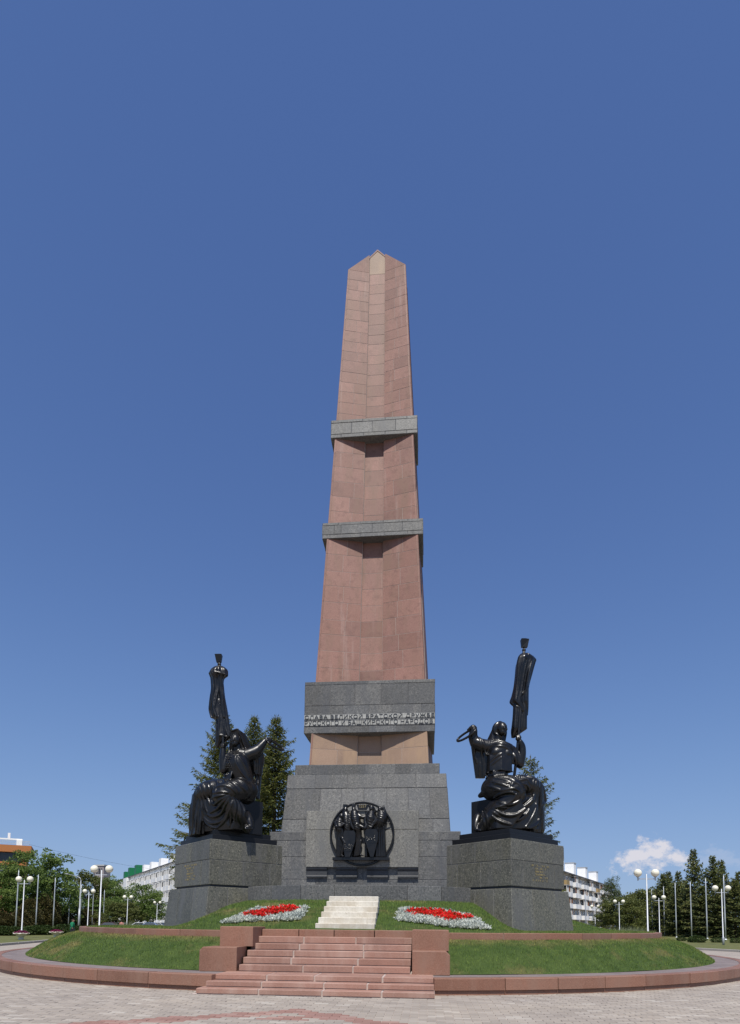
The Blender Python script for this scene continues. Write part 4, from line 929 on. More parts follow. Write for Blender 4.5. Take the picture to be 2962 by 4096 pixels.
# cushion and foot
f.limb([(450, 1700, 30, 26), (500, 1680, 60, 42), (560, 1680, 90, 44)], 12)
f.limb([(420, 1930, 90, 44), (398, 1985, 135, 42), (386, 2035, 165, 36), (392, 2065, 180, 26)], 12)
for i in range(5): f.limb([(366+i*15, 2045+i*7, 178+i*4, 12), (364+i*15, 2064+i*5, 196+i*3, 11)], 6)
remesh(f.mb, 'figure', 'black_bronze', rroot, .020, 3)
s_ = MB(); o_ = Vector((.7071, .7071, 0)); i_ = Vector((-.7071, .7071, 0)); pc = f.p(545, 2090, 20)
s_.loft([[pc+Vector((0, 0, z)), pc+o_*1.0+Vector((0, 0, z)), pc+o_*1.0+i_*1.02+Vector((0, 0, z)), pc+i_*1.02+Vector((0, 0, z))] for z in (0, 1.40)]); s_.build('seat', 'black_stone', rroot)
wreath(f, rroot, (298, 1086), 92, 33, math.radians(-28), 185, 45, 13)
banner(f, rroot, [(778, 1600, 20), (826, 1130, 40), (893, 225, 0)], [(243, 872, 930), (258, 848, 985), (285, 826, 1032), (305, 818, 1036), (340, 808, 1012), (380, 801, 1000), (480, 797, 974), (590, 787, 945), (680, 769, 941), (740, 752, 940), (775, 776, 940), (815, 822, 939), (850, 868, 936), (882, 910, 934)], (862, 945, 868, 928, 98, 180, 86), (894, 208), 4, 2.2,
       [(520, 806, 935), (700, 782, 930), (800, 778, 926), (900, 774, 922), (1000, 765, 920), (1024, 763, 917), (1062, 762, 862), (1112, 766, 800)],
       [([(905, 262, 50), (850, 420, 62), (830, 600, 62), (800, 740, 50)], 12), ([(935, 262, 52), (890, 420, 66), (868, 580, 66), (850, 700, 62)], 13), ([(985, 275, 45), (940, 420, 55), (915, 560, 56), (900, 640, 55)], 12), ([(1020, 300, 30), (985, 400, 40), (955, 520, 42)], 10), ([(940, 590, 40), (900, 640, 55), (850, 690, 60)], 10), ([(755, 745, 40), (800, 790, 55), (860, 830, 55), (930, 880, 30)], 10), ([(830, 820, 50), (815, 950, 50), (800, 1090, 30)], 11), ([(880, 850, 45), (870, 950, 45), (860, 1050, 30)], 10)])

# ------------------------------------------------------------------ relief medallion
md = empty('relief_medallion', (-.04, -3.72, 4.2)); tag(md, 'round black bronze medallion with four standing figures and two shields on the base', 'medallion')
KM = 512.                                                   # sculpting units in a metre
fm = Fig((-.04, -3.70, 5.34), KM, 806, 790)
fm.FW = Vector((0, -1, 0)); _Rs = _R; 
def mp(s, x, y, d=0): return Vector((s.o.x+(x-s.x0)/s.k, s.o.y-d/s.k, s.o.z+(s.y0-y)/s.k))
fm.p = mp.__get__(fm)
_l0, _b0 = Fig.limb, Fig.ball
fm.limb = lambda pts, n=12, mb=None: _l0(fm, [(*q[:3], q[3]*1.2) for q in pts], n, mb)
fm.ball = lambda c, r, mb=None, tilt=0: _b0(fm, c, tuple(x*1.16 for x in r), mb, tilt)
tor = MB(); n = 72; rings = []
for k in range(n+1):
    a = 2*math.pi*k/n; c, s0 = math.cos(a), math.sin(a)
    rings.append([(fm.o.x+c*rr, fm.o.y-dd, fm.o.z+s0*rr) for rr, dd in ((1.275, 0.01), (1.275, .11), (1.30, .14), (1.34, .14), (1.36, .11), (1.36, .01))])
tor.loft(rings, cap=False).build('ring', 'black_bronze', md)
MB().bb(-1.24, 1.13, -3.98, -3.69, 4.225, 4.34).build('shelf', 'black_bronze', md)
q = MB(); q.loft([[fm.p(x, y, d) for x, y in ((680, 160), (960, 160), (900, 270), (715, 270))] for d in (5, 50)]); q.build('date_plaque', 'black_bronze', md)
text_mesh('1557', 'date', 'gold_letters', 155/KM, 62/KM, wall_frame(fm.p(738, 228, 51), (1, 0, 0), (0, 0, 1)), md, .006)
def figure(pr, name='figure'):
    fm.mb = MB(); pr(fm); remesh(fm.mb, name, 'black_bronze', md, .012, 1)
def bard(f):
    f.limb([(330, 460, 60, 62), (330, 560, 65, 78), (325, 700, 60, 72)], 12); f.ball((372, 412, 95), (54, 56, 50)); f.limb([(300, 470, 80, 40), (240, 560, 100, 36), (260, 650, 120, 32), (360, 640, 140, 28), (430, 590, 140, 22)], 10)
    f.hull([(235, 650, 30), (420, 640, 30), (430, 1295, 30), (255, 1300, 30), (260, 700, 110), (400, 690, 120), (420, 900, 110), (360, 1290, 90), (265, 1290, 90)])
    for x in (290, 320, 350, 380, 405): f.fold([(x, 700, 118), (x+4, 950, 110), (x-8, 1280, 90)], 11)
    f.limb([(240, 660, 110, 20), (480, 540, 150, 16)], 8); f.limb([(400, 900, 120, 40), (455, 1000, 140, 38), (400, 1150, 120, 34), (380, 1270, 110, 26)], 10); f.limb([(370, 1270, 110, 24), (420, 1285, 170, 20)], 8)
bd = bard
def bard(f):
    bd(f)
    for y in (480, 520, 560, 600): f.fold([(265+random.uniform(-10, 25), y+random.uniform(-45, 10), 100), (330+random.uniform(-20, 20), y+24+random.uniform(-10, 25), 130), (400-random.uniform(0, 30), y+random.uniform(20, 75), 120)], 11)
    f.limb([(372, 400, 140, 10), (376, 425, 155, 10)], 6)
figure(bard)
def man1(f):
    f.limb([(440, 340, 40, 70), (470, 450, 50, 92), (490, 600, 60, 80), (500, 720, 50, 75)], 12); f.ball((450, 270, 70), (42, 52, 44)); f.hull([(385, 150, 30), (490, 150, 30), (485, 250, 30), (400, 250, 30), (395, 155, 105), (482, 155, 105), (480, 248, 105), (402, 248, 105)])
    f.limb([(520, 400, 80, 44), (560, 520, 110, 38), (600, 640, 130, 30), (640, 700, 140, 22)], 10); f.limb([(400, 380, 60, 40), (380, 460, 70, 36)], 8)
    for y in (400, 440, 480, 520): f.fold([(420, y, 120), (480, y+16, 135), (550, y+50, 125)], 9)
m1 = man1
def man1(f):
    m1(f)
    for y in (560, 600, 640, 680): f.fold([(430+random.uniform(-10, 25), y+random.uniform(-45, 10), 110), (490+random.uniform(-20, 20), y+14+random.uniform(-10, 25), 130), (560-random.uniform(0, 30), y+random.uniform(20, 75), 110)], 11)
    f.limb([(456, 262, 115, 9), (460, 285, 124, 9)], 6); f.limb([(440, 310, 100, 22), (452, 335, 105, 14)], 6)
figure(man1)
def man2(f):
    f.limb([(640, 350, 60, 80), (660, 460, 70, 96), (690, 580, 80, 84), (720, 700, 80, 78)], 12); f.ball((628, 278, 85), (40, 52, 44)); f.hull([(570, 140, 40), (670, 145, 40), (662, 255, 40), (585, 255, 40), (578, 146, 118), (662, 150, 118), (655, 252, 118), (590, 252, 118)])
    f.limb([(720, 390, 90, 44), (770, 430, 110, 40), (830, 450, 110, 36), (880, 430, 100, 32)], 10); f.limb([(600, 480, 100, 42), (680, 560, 140, 40), (760, 630, 150, 32), (840, 670, 160, 30), (890, 690, 150, 26)], 10)
    f.hull([(670, 680, 30), (800, 700, 30), (770, 1280, 30), (600, 1290, 30), (690, 700, 130), (790, 760, 120), (800, 900, 110), (770, 1250, 80), (640, 1280, 90)])
    for x in (700, 725, 750, 775): f.fold([(x, 720, 138), (x-5, 950, 124), (x-40, 1270, 95)], 11)
    f.limb([(790, 950, 90, 26), (770, 1100, 80, 22), (780, 1240, 80, 20), (840, 1265, 110, 16)], 8)
    for y in (340, 370, 400, 440, 480): f.fold([(560, y, 100), (640, y+10, 155), (730, y+20, 140)], 9)
m2 = man2
def man2(f):
    m2(f)
    for y in (520, 560, 600, 650): f.fold([(610+random.uniform(-10, 25), y+random.uniform(-45, 10), 130), (690+random.uniform(-20, 20), y+10+random.uniform(-10, 25), 160), (770-random.uniform(0, 30), y+random.uniform(20, 75), 130)], 11)
    f.limb([(634, 270, 130, 9), (638, 293, 140, 9)], 6); f.limb([(622, 320, 115, 24), (634, 345, 115, 14)], 6)
figure(man2)
def man3(f):
    f.limb([(1000, 380, 60, 84), (990, 480, 80, 96), (970, 590, 80, 82), (960, 700, 70, 72)], 12); f.ball((1010, 250, 80), (48, 66, 48)); f.limb([(980, 210, 80, 30), (1040, 240, 70, 34), (1080, 320, 50, 30)], 10)
    f.limb([(930, 400, 90, 44), (880, 480, 100, 40), (880, 540, 110, 36), (900, 620, 130, 32), (890, 680, 150, 28)], 10); f.limb([(1060, 440, 100, 44), (1100, 510, 110, 38), (1040, 610, 130, 32), (1000, 690, 150, 26)], 10)
    for y in (470, 490): f.fold([(910, y, 140), (990, y-20, 180), (1070, y, 150)], 8)
    f.hull([(890, 680, 30), (1030, 680, 30), (1000, 1290, 30), (860, 1290, 30), (900, 700, 90), (870, 1280, 70), (920, 1280, 70)])
m3 = man3
def man3(f):
    m3(f)
    for y in (360, 390, 420, 450, 530, 560, 600, 640): f.fold([(915+random.uniform(-10, 25), y+random.uniform(-45, 10), 120), (985+random.uniform(-20, 20), y+12+random.uniform(-10, 25), 170), (1065-random.uniform(0, 30), y+random.uniform(20, 75), 130)], 11)
    f.limb([(1004, 250, 128, 9), (1000, 275, 138, 9)], 6)
figure(man3)
def woman(f):
    f.limb([(1220, 380, 50, 84), (1225, 470, 60, 100), (1200, 570, 55, 88)], 12); f.ball((1190, 270, 65), (44, 60, 44)); f.limb([(1170, 390, 80, 40), (1140, 500, 110, 36), (1060, 600, 120, 30)], 10)
    f.limb([(1300, 420, 60, 40), (1290, 320, 70, 34), (1262, 230, 70, 24), (1262, 175, 70, 10)], 10)
    f.hull([(1120, 560, 30), (1300, 560, 30), (1340, 1300, 30), (1080, 1300, 30), (1130, 580, 105), (1280, 580, 105), (1325, 1290, 100), (1110, 1290, 110)])
    for x in (1130, 1170, 1215, 1255, 1285): f.fold([(x, 590, 108), (x+6, 900, 108), (x+(x-1200)*.25, 1290, 104)], 13)
    f.fold([(1300, 570, 60), (1360, 575, 60), (1420, 560, 50)], 14)
wm = woman
def woman(f):
    wm(f)
    for y in (380, 420, 460, 500, 540): f.fold([(1140+random.uniform(-10, 25), y+random.uniform(-45, 10), 110), (1215+random.uniform(-20, 20), y+14+random.uniform(-10, 25), 150), (1300-random.uniform(0, 30), y+random.uniform(20, 75), 100)], 11)
    f.limb([(1182, 268, 108, 9), (1178, 290, 116, 9)], 6)
figure(woman)
def shield(xl, xr, yt, xb0, xb1, yb, d, band):
    q = MB(); P = [(xl, yt), (xr, yt), (xr+40, yt+90), (xr+30, yt+220), (xb1, yb), (xb0, yb), (xl-10, yt+200), (xl-15, yt+80)]
    P = [(xl+10, yt), (xr, yt), (xr+38, yt+80), (xr+30, yt+230), (xb1, yb), (xb0, yb), (xl-20, yt+230), (xl-22, yt+80)]
    cx = (xl+xr)/2; q.loft([[fm.p(x, y, 60) for x, y in P], [fm.p(x, y, d) for x, y in P], [fm.p(cx+(x-cx)*.9, y, d+22) for x, y in P]])
    q.box(fm.p((xb0+xb1)/2, band, d+22), ((xr-xl)*.42/KM, .012, .008))
    for _ in range(16): q.ell(fm.p(cx+random.uniform(-90, 90), band-95+random.uniform(-55, 60), d+24), (.026, .016, .020), 6, 5)
    q.build('shield', 'black_bronze', md)
shield(425, 660, 738, 450, 570, 1300, 150, 1175); shield(890, 1140, 710, 1000, 1075, 1300, 165, 1000)

# ------------------------------------------------------------------ flower beds
def leafmesh(name, P, D, U, L, W, mat, fold=.25):
    """many small leaves: P roots, D direction, U side vector, L length, W half width; two triangles each, creased"""
    P, D, U = (np.asarray(a, float) for a in (P, D, U)); n = len(P); L = np.asarray(L)[:, None]; W = np.asarray(W)[:, None]
    Nn = np.cross(D, U)
    a = P; b = P+D*L*.5+U*W+Nn*W*fold; c = P+D*L; d = P+D*L*.5-U*W+Nn*W*fold
    V = np.stack([a, b, c, d], 1).reshape(-1, 3)
    me = bpy.data.meshes.new(name); me.vertices.add(4*n); me.vertices.foreach_set('co', V.ravel()); me.loops.add(4*n)
    me.loops.foreach_set('vertex_index', np.arange(4*n)); me.polygons.add(n); me.polygons.foreach_set('loop_start', np.arange(0, 4*n, 4))
    me.update(calc_edges=True); me.materials.append(MATS[mat]); me.validate(); return me
def rdir(n, up=0.):
    v = rng.normal(size=(n, 3)); v[:, 2] += up; return v/np.linalg.norm(v, axis=1)[:, None]
def perp(D):
    r = rng.normal(size=D.shape); u = np.cross(D, r); return u/np.linalg.norm(u, axis=1)[:, None]
def bed(outer, inner, label, n1, n2):
    c = Vector((sum(p[0] for p in outer)/len(outer), sum(p[1] for p in outer)/len(outer)))
    e = empty('flower_bed', (c.x, c.y, mound(c.x, c.y))); tag(e, label, 'flower bed')
    def inside(p, poly):
        ok = False; j = len(poly)-1
        for i in range(len(poly)):
            (xi, yi), (xj, yj) = poly[i], poly[j]
            if (yi > p[1]) != (yj > p[1]) and p[0] < (xj-xi)*(p[1]-yi)/(yj-yi)+xi: ok = not ok
            j = i
        return ok
    def scatter(n, poly, hole=None):
        xs = [p[0] for p in poly]; ys = [p[1] for p in poly]; out = []
        while len(out) < n:
            p = (random.uniform(min(xs), max(xs)), random.uniform(min(ys), max(ys)))
            if inside(p, poly) and not (hole and inside(p, hole) and random.random() < .93): out.append(p)
        return out
    # silver plants: rosettes of lobed upright leaves
    P, D, L, W = [], [], [], []
    for x, y in scatter(n1, outer, inner):
        z = mound(x, y); h = random.uniform(.03, .10)
        for _ in range(26):
            d = Vector((random.gauss(0, 1), random.gauss(0, 1), random.uniform(.3, 1.6))).normalized(); q = Vector((x, y, z+h*random.uniform(.1, 1)))+Vector((random.gauss(0, .035), random.gauss(0, .035), 0))
            P.append(q); D.append(d); L.append(random.uniform(.06, .115)); W.append(random.uniform(.010, .019))
    D = np.array(D); o = link('silver_border', leafmesh('silver_border', P, D, perp(D), L, W, 'silver_leaves'), e); tag(o, kind='stuff')
    P, D, L, W, GP, GD, GL, GW = [], [], [], [], [], [], [], []
    for x, y in scatter(n2, inner):
        z = mound(x, y); h = random.uniform(.07, .17)
        for _ in range(10):
            GP.append((x+random.gauss(0, .05), y+random.gauss(0, .05), z+h*random.uniform(0, .85))); GD.append(Vector((random.gauss(0, 1), random.gauss(0, 1), random.uniform(0, 1.3))).normalized()); GL.append(random.uniform(.06, .1)); GW.append(random.uniform(.012, .02))
        for _ in range(random.randint(2, 4)):
            fx = Vector((x+random.gauss(0, .05), y+random.gauss(0, .05), z+h*random.uniform(.75, 1.05))); ax = Vector((random.gauss(0, .6), -.6+random.gauss(0, .5), .8)).normalized(); u = ax.orthogonal().normalized(); v = ax.cross(u)
            for k in range(5):
                a = 2*math.pi*k/5; P.append(fx); D.append((u*math.cos(a)+v*math.sin(a)+ax*.35).normalized()); L.append(random.uniform(.045, .06)); W.append(.022)
    D = np.array(D); o = link('red_flowers', leafmesh('red_flowers', P, D, perp(D), L, W, 'red_petals'), e); tag(o, kind='stuff')
    GD = np.array(GD); o = link('green_foliage', leafmesh('green_foliage', GP, GD, perp(GD), GL, GW, 'flower_green'), e); tag(o, kind='stuff')
bed([(-3.45, -11.1), (-1.08, -11.05), (-1.2, -9.25), (-2.95, -9.2)], [(-3.05, -10.2), (-2.5, -9.75), (-2.0, -9.35), (-1.6, -9.5), (-1.4, -9.75), (-1.55, -10.15), (-1.95, -10.45), (-2.35, -10.75), (-2.8, -10.45)], 'bed of red petunias edged with silver foliage left of the white steps', 400, 210)
bed([(1.76, -10.95), (3.5, -11.25), (4.5, -11.05), (4.05, -9.6), (3.3, -9.2), (1.82, -9.2)], [(2.0, -9.95), (2.35, -9.5), (2.95, -9.35), (3.35, -9.55), (3.8, -9.75), (4.05, -10.15), (3.7, -10.45), (3.35, -10.8), (2.9, -10.45), (2.4, -10.2)], 'bed of red petunias edged with silver foliage right of the white steps', 430, 235)

# ------------------------------------------------------------------ side lawns
def lawn(poly, name, z=.09):
    m = MB(); n_ = len(poly); m.v = [(x, y, z) for x, y in poly]+[(x, y, -.05) for x, y in poly]; m.f = [tuple(range(n_))]
    for i in range(n_): j = (i+1) % n_; m.f.append((i, i+n_, j+n_, j))
    o = m.build(name, 'far_lawn'); tag(o, kind='structure')
    return o
LL = [(-22.6, 0), (-23.95, 7.29), (-25.25, 12.35), (-27.35, 19.46), (-32, 34), (-33, 60), (-36, 86), (-140, 86), (-140, 0)]
RL = [(26, 7), (23.44, 14.3), (22.28, 17), (21.52, 19.05), (19.5, 27), (17, 48), (15, 86), (140, 86), (140, 7)]
lawn(LL, 'lawn'); lawn(RL[::-1], 'lawn')
def kerbline(P, label):
    e = empty('edge_kerb', (P[0][0], P[0][1], 0)); tag(e, label, 'kerb')
    for i in range(len(P)-1):
        a, b = Vector(P[i]), Vector(P[i+1]); n_ = max(1, int((b-a).length/2)); d = (b-a).normalized(); s0 = Vector((-d.y, d.x))
        for k in range(n_):
            p, q = a+(b-a)*(k+.01)/n_, a+(b-a)*(k+.99)/n_
            MB().loft([[(r.x+s0.x*t, r.y+s0.y*t, z) for t, z in ((-.09, -.03), (.09, -.03), (.09, .12), (.07, .14), (-.07, .14), (-.09, .12))] for r in (p, q)]).build('kerb_stone', 'concrete', e)
kerbline(LL[:6], 'grey concrete kerb edging the lawn with the flower bowls'); kerbline(RL[:6], 'grey concrete kerb edging the lawn in front of the spruces')

# ------------------------------------------------------------------ trees
def spruce_mesh(h, slope_, rmax, seed, step=.42, tw=.2, base=.06, mat='spruce_needles', droop=.35, dens=1., ragged=.3, leafw=1., qlen=.2):
    rr = random.Random(seed); P, D, U, L, W = [], [], [], [], []
    br = MB(); z = h*base; ax = Vector((rr.uniform(-.2, .2), rr.uniform(-.2, .2), 0))
    while z < h*.985:
        t = z/h; r = min(slope_*(1-t), rmax*(.82+.3*(1-t)))*rr.uniform(1-ragged, 1.08)+.10; n_ = max(4, int(rr.uniform(5, 8)*dens)); a0 = rr.uniform(0, 6.28)
        for k in range(n_):
            if rr.random() < .10: continue
            a = a0+2*math.pi*k/n_+rr.uniform(-.3, .3); l = r*rr.uniform(.72, 1.12); dirh = Vector((math.cos(a), math.sin(a), 0)); side = Vector((-dirh.y, dirh.x, 0))
            up = .55*t-.10+rr.uniform(-.1, .1); dr = droop*(1-t)
            pt = lambda s: Vector((ax.x*t, ax.y*t, z))+dirh*(l*s)+Vector((0, 0, l*(up*s-dr*s*s+.22*s**3)))
            if l > .5 and t < .95: br.tube([pt(0), pt(.5), pt(.9)], [.012*l+.012, .008*l+.008, .006], 4)
            s = .10
            while s < 1.0:
                q = pt(s); tl = (.30*l*(1-s)**.7+.22)*rr.uniform(.7, 1.2)
                for e in (-1, 1):
                    d = (dirh*rr.uniform(.55, 1.0)+side*e*rr.uniform(.45, 1.0)+Vector((0, 0, rr.uniform(-.45, .10)))).normalized(); nq = max(1, int(tl/qlen))
                    for k2 in range(nq):
                        q2 = q+d*(tl*k2/nq)+Vector((rr.gauss(0, .03), rr.gauss(0, .03), -.10*(k2/nq)**2*tl+rr.gauss(0, .03))); d2 = (d+Vector((rr.gauss(0, .28), rr.gauss(0, .28), rr.gauss(-.12, .28)))).normalized()
                        P.append(q2); D.append(d2); U.append(d2.cross(Vector((rr.uniform(-.8, .8), rr.uniform(-.8, .8), 1))).normalized()); L.append(tl/nq*1.2+.08); W.append(rr.uniform(.028, .058)*leafw)
                for _ in range(2):
                    d = (dirh*.5+Vector((rr.uniform(-.4, .4), rr.uniform(-.4, .4), rr.uniform(-1.3, .2)))).normalized(); P.append(q); D.append(d); U.append(d.cross(side+Vector((0, 0, .2))).normalized()); L.append(rr.uniform(.2, .42)); W.append(rr.uniform(.03, .055)*leafw)
                s += tw/max(l, .4)*rr.uniform(.7, 1.2)
            P.append(pt(.92)); D.append((pt(1.0)-pt(.9)).normalized()); U.append(side); L.append(.35); W.append(.045*leafw)
        z += step*rr.uniform(.75, 1.2)*(1-.45*t)
    P.append((ax.x, ax.y, h-.5)); D.append((0, 0, 1)); U.append((1, 0, 0)); L.append(.7); W.append(.03)
    tr = MB().tube([(0, 0, -.1), (ax.x*.5, ax.y*.5, h*.5), (ax.x, ax.y, h)], [.016*h, .009*h, .015], 8)
    tr.v += []; o = len(tr.v); tr.v += br.v; tr.f += [tuple(i+o for i in f) for f in br.f]
    return leafmesh('crown', P, D, U, L, W, mat, .15), tr.mesh('trunk', 'bark', True)
def place_tree(name, meshes, loc, rz, sc_, label, group=None, cat='tree'):
    e = empty(name, loc, rz); e.scale = (sc_[0], sc_[0], sc_[1]) if isinstance(sc_, tuple) else (sc_,)*3
    for nm, me in zip(('crown', 'trunk'), meshes): link(nm, me, e, False)
    tag(e, label, cat, group); return e
def broad_mesh(h, r, seed, n=9000, leaf=.2, mat='broad_leaves', base=.22, squash=1.0, wil=False):
    rr = random.Random(seed); rg = np.random.default_rng(seed); tr = MB(); tips = []
    tr.tube([(0, 0, -.1), (.05*r, 0, h*base), (.1*r, .05*r, h*.55)], [.022*h, .018*h, .011*h], 8)
    nb = 15
    for i in range(nb):
        t = i/nb; a = i*2.4+rr.uniform(-.4, .4); z0 = h*(base+.4*t*rr.uniform(.8, 1.1)); zt = h*(base+.06+(.92-base)*t)+rr.uniform(-.03, .05)*h
        rad = r*squash*math.sin(math.pi*min(.97, .16+.78*(zt/h-base)/(1-base)))*rr.uniform(.75, 1.05); q = Vector((math.cos(a)*rad*.78, math.sin(a)*rad*.78, zt))
        tr.tube([(.07*r, 0, z0), (q.x*.5, q.y*.5, (z0+zt)/2+.1), q], [.008*h, .005*h, .01], 5); tips.append(q)
        for _ in range(4): tips.append(q+Vector((rr.gauss(0, .22*r), rr.gauss(0, .22*r), rr.gauss(0, .16*r))))
    tips.append(Vector((0, 0, h*.93))); tips += [Vector((rr.gauss(0, .3*r), rr.gauss(0, .3*r), h*rr.uniform(base+.1, .8))) for _ in range(14)]
    T = np.array([tuple(t) for t in tips]); sz = rg.uniform(.13, .27, len(T))*r; k = rg.integers(0, len(T), n)
    off = rg.normal(size=(n, 3)); off /= np.linalg.norm(off, axis=1)[:, None]; rad = rg.uniform(.35, 1, n)**.5
    P = T[k]+off*(sz[k]*rad)[:, None]*np.array([1.15, 1.15, .8]); P[:, 2] = np.clip(P[:, 2], h*.12, None)
    D = off*.6+rg.normal(size=(n, 3))*.6+np.array([0, 0, -.9 if wil else -.15]); D /= np.linalg.norm(D, axis=1)[:, None]
    r2 = rg.normal(size=(n, 3)); U = np.cross(D, r2); U /= np.linalg.norm(U, axis=1)[:, None]
    L = rg.uniform(.8, 1.4, n)*leaf*(1.7 if wil else 1); W = rg.uniform(.3, .5, n)*leaf*(.5 if wil else 1)
    return leafmesh('crown', P, D, U, L, W, mat, .2), tr.mesh('trunk', 'bark', True)
def bush_mesh(h, r, seed, n, leaf, mat, conic=.0):
    rg = np.random.default_rng(seed); t = rg.uniform(0, 1, n); a = rg.uniform(0, 2*np.pi, n)
    prof = np.sin(np.pi*np.clip(.12+.84*t, 0, 1))**.6*(1-conic*t); lump = 1+.22*np.sin(3*a+seed)*np.cos(7*t)+.15*np.sin(7*a+5*t*3)
    rad = r*prof*lump*rg.uniform(.6, 1.02, n)**.5
    P = np.stack([np.cos(a)*rad, np.sin(a)*rad, t*h], 1); D = np.stack([np.cos(a)*.6, np.sin(a)*.6, np.full(n, .55)], 1)+rg.normal(size=(n, 3))*.45; D /= np.linalg.norm(D, axis=1)[:, None]
    r2 = rg.normal(size=(n, 3)); U = np.cross(D, r2); U /= np.linalg.norm(U, axis=1)[:, None]
    return leafmesh('crown', P, D, U, rg.uniform(.8, 1.4, n)*leaf, rg.uniform(.28, .45, n)*leaf, mat, .2), MB().tube([(0, 0, -.1), (0, 0, h*.8)], [.05, .02], 6).mesh('trunk', 'bark')
zat = lambda y, x, d: CAM.z+(ray(x, y).z-ray(x, 3700).z)*d+(ray(x, 3700).z)*d
# spruces beside the monument
for x, top, d, sp, rm, sd, lab in ((872, 2800, 54, 7.9, 4.9, 1, 'tall spruce directly behind the veiled statue and its banner'), (988, 2835, 60, 9.5, 3.2, 2, 'spruce tip showing between the veiled statue and the outstretched arm'),
                              (1090, 2838, 54, 9.5, 2.75, 3, 'tall narrow spruce between the veiled statue and the obelisk base'), (2134, 3008, 60, 13, 2.7, 4, 'thin lone spruce behind the statue with the round headscarf')):
    h = zat(top, x, d); place_tree('spruce_tree', spruce_mesh(h, sp, rm, sd, .46 if sd != 4 else .62, .15 if sd != 4 else .17, .08, ragged=.3 if sd != 4 else .45, dens=1. if sd != 4 else .75), ground_at(x, d), 0, 1., lab, 'spruces behind the monument')
# spruces and trees on the right
S = [spruce_mesh(11, 5.2, 2.5, 20+i, .46, .30, .03, 'dark_spruce_needles', .4, .95, .32, 2.2, .34) for i in range(3)]
x5 = lambda x: 2262+x*.42683
y5 = lambda y: 3300+y*.42683
names = ['spruce with a forked-looking paired tip, left one, behind the flagpoles', 'spruce with a forked-looking paired tip, right one, behind the flagpoles', 'blunt-topped spruce left of the tallest spruce on the right', 'small spruce tip just right of the blunt-topped spruce', 'tallest spruce on the right lawn, thin and ragged at the top', 'broad spruce second tallest on the right lawn',
         'slender pointed spruce right of the broad second tallest one', 'dark spruce under the rightmost flagpole', 'spruce cut by the right edge of the photo', 'low spruce below the tallest one', 'low bright green spruce left of the tallest one', 'spruce left of the paired tips', 'low spruce between the tallest and the broad one', 'low spruce in front of the slender pointed one']
for i, (x, top, d, r0) in enumerate(((925, 450, 108, 3.4), (985, 440, 112, 3.2), (1080, 435, 104, 2.8), (1135, 505, 110, 3.0), (1225, 228, 97, 3.0), (1385, 290, 94, 3.3), (1487, 320, 96, 2.7), (1590, 520, 88, 3.2), (1655, 440, 94, 3.4), (1165, 560, 98, 3.0), (1050, 620, 100, 3.0), (865, 600, 114, 3.0), (1300, 570, 93, 3.2), (1440, 560, 90, 3.2))):
    h = zat(y5(top), x5(x), d); place_tree('spruce_tree', S[i % 3], ground_at(x5(x), d, .08), i*1.3, (r0/2.5*.84, h/11), names[i], 'spruces on the right lawn')
B = [broad_mesh(10, 3, 40+i, 6500, .26, 'broad_leaves') for i in range(2)]; BO = [broad_mesh(10, 3, 50+i, 6000, .27, 'olive_leaves', .12) for i in range(2)]
for i, (x, top, d, r, ms, lab) in enumerate(((440, 515, 122, 2.9, broad_mesh(10, 3, 60, 8500, .2, 'willow_leaves', .15, 1, True), 'pale willow at the end of the balconied apartment block'), (345, 830, 112, 2.2, BO[0], 'small dark tree in front of the balconied apartment block'), (545, 640, 104, 3.4, BO[1], 'round olive green tree right of the willow'), (610, 690, 98, 2.6, BO[0], 'olive tree low between the willow and the conifers'), (720, 600, 122, 4.0, BO[1], 'dense olive tree behind the big right lamp'), (800, 590, 124, 3.6, BO[0], 'dense olive tree right of the big right lamp'), (640, 860, 112, 3.2, BO[1], 'low bushy tree behind the small right lamp'), (760, 880, 114, 3.4, B[1], 'low green tree at the foot of the big right lamp'))):
    h = zat(y5(top), x5(x), d); place_tree('willow_tree' if i == 0 else 'leafy_tree', ms, ground_at(x5(x), d), i*2.1, (r/3, h/10), lab, 'leafy trees on the right')
x1 = lambda x: x*.42683
for i, (x, top, d, r, ms, lab) in enumerate(((195, 262, 98, 3.5, B[0], 'leafy tree covering part of the orange building'), (480, 278, 104, 3.7, B[1], 'tall leafy tree right of the orange building'), (330, 420, 104, 3.5, B[0], 'leafy tree between the two tallest trees on the left'), (20, 420, 98, 3.4, B[1], 'leafy tree at the left edge of the photo'), (590, 560, 114, 3.4, B[0], 'leafy tree left of the street lamp'),
                                       (820, 415, 140, 4.4, BO[1], 'dark tree behind the street lamp arm'), (960, 500, 145, 3.6, B[1], 'tree left of the white apartment block'), (1060, 530, 142, 2.6, B[0], 'tree at the far end of the white apartment block'), (1140, 590, 126, 2.8, B[1], 'tree before the green roof of the white apartment block'), (1330, 572, 118, 3.9, B[0], 'round dark green tree in front of the white apartment block'), (1440, 640, 116, 2.4, B[1], 'smaller tree right of the round dark green tree'), (900, 700, 138, 4.2, B[0], 'low tree behind the big left lamp'), (1080, 720, 108, 3.2, BO[0], 'low dark tree left of the round green tree'), (1220, 720, 112, 2.6, BO[1], 'low dark tree under the white apartment block'))):
    h = zat(3300+top*.42683, x1(x), d); place_tree('leafy_tree', ms, ground_at(x1(x), d), i*1.7, (r/3, h/10), lab, 'leafy trees on the left')
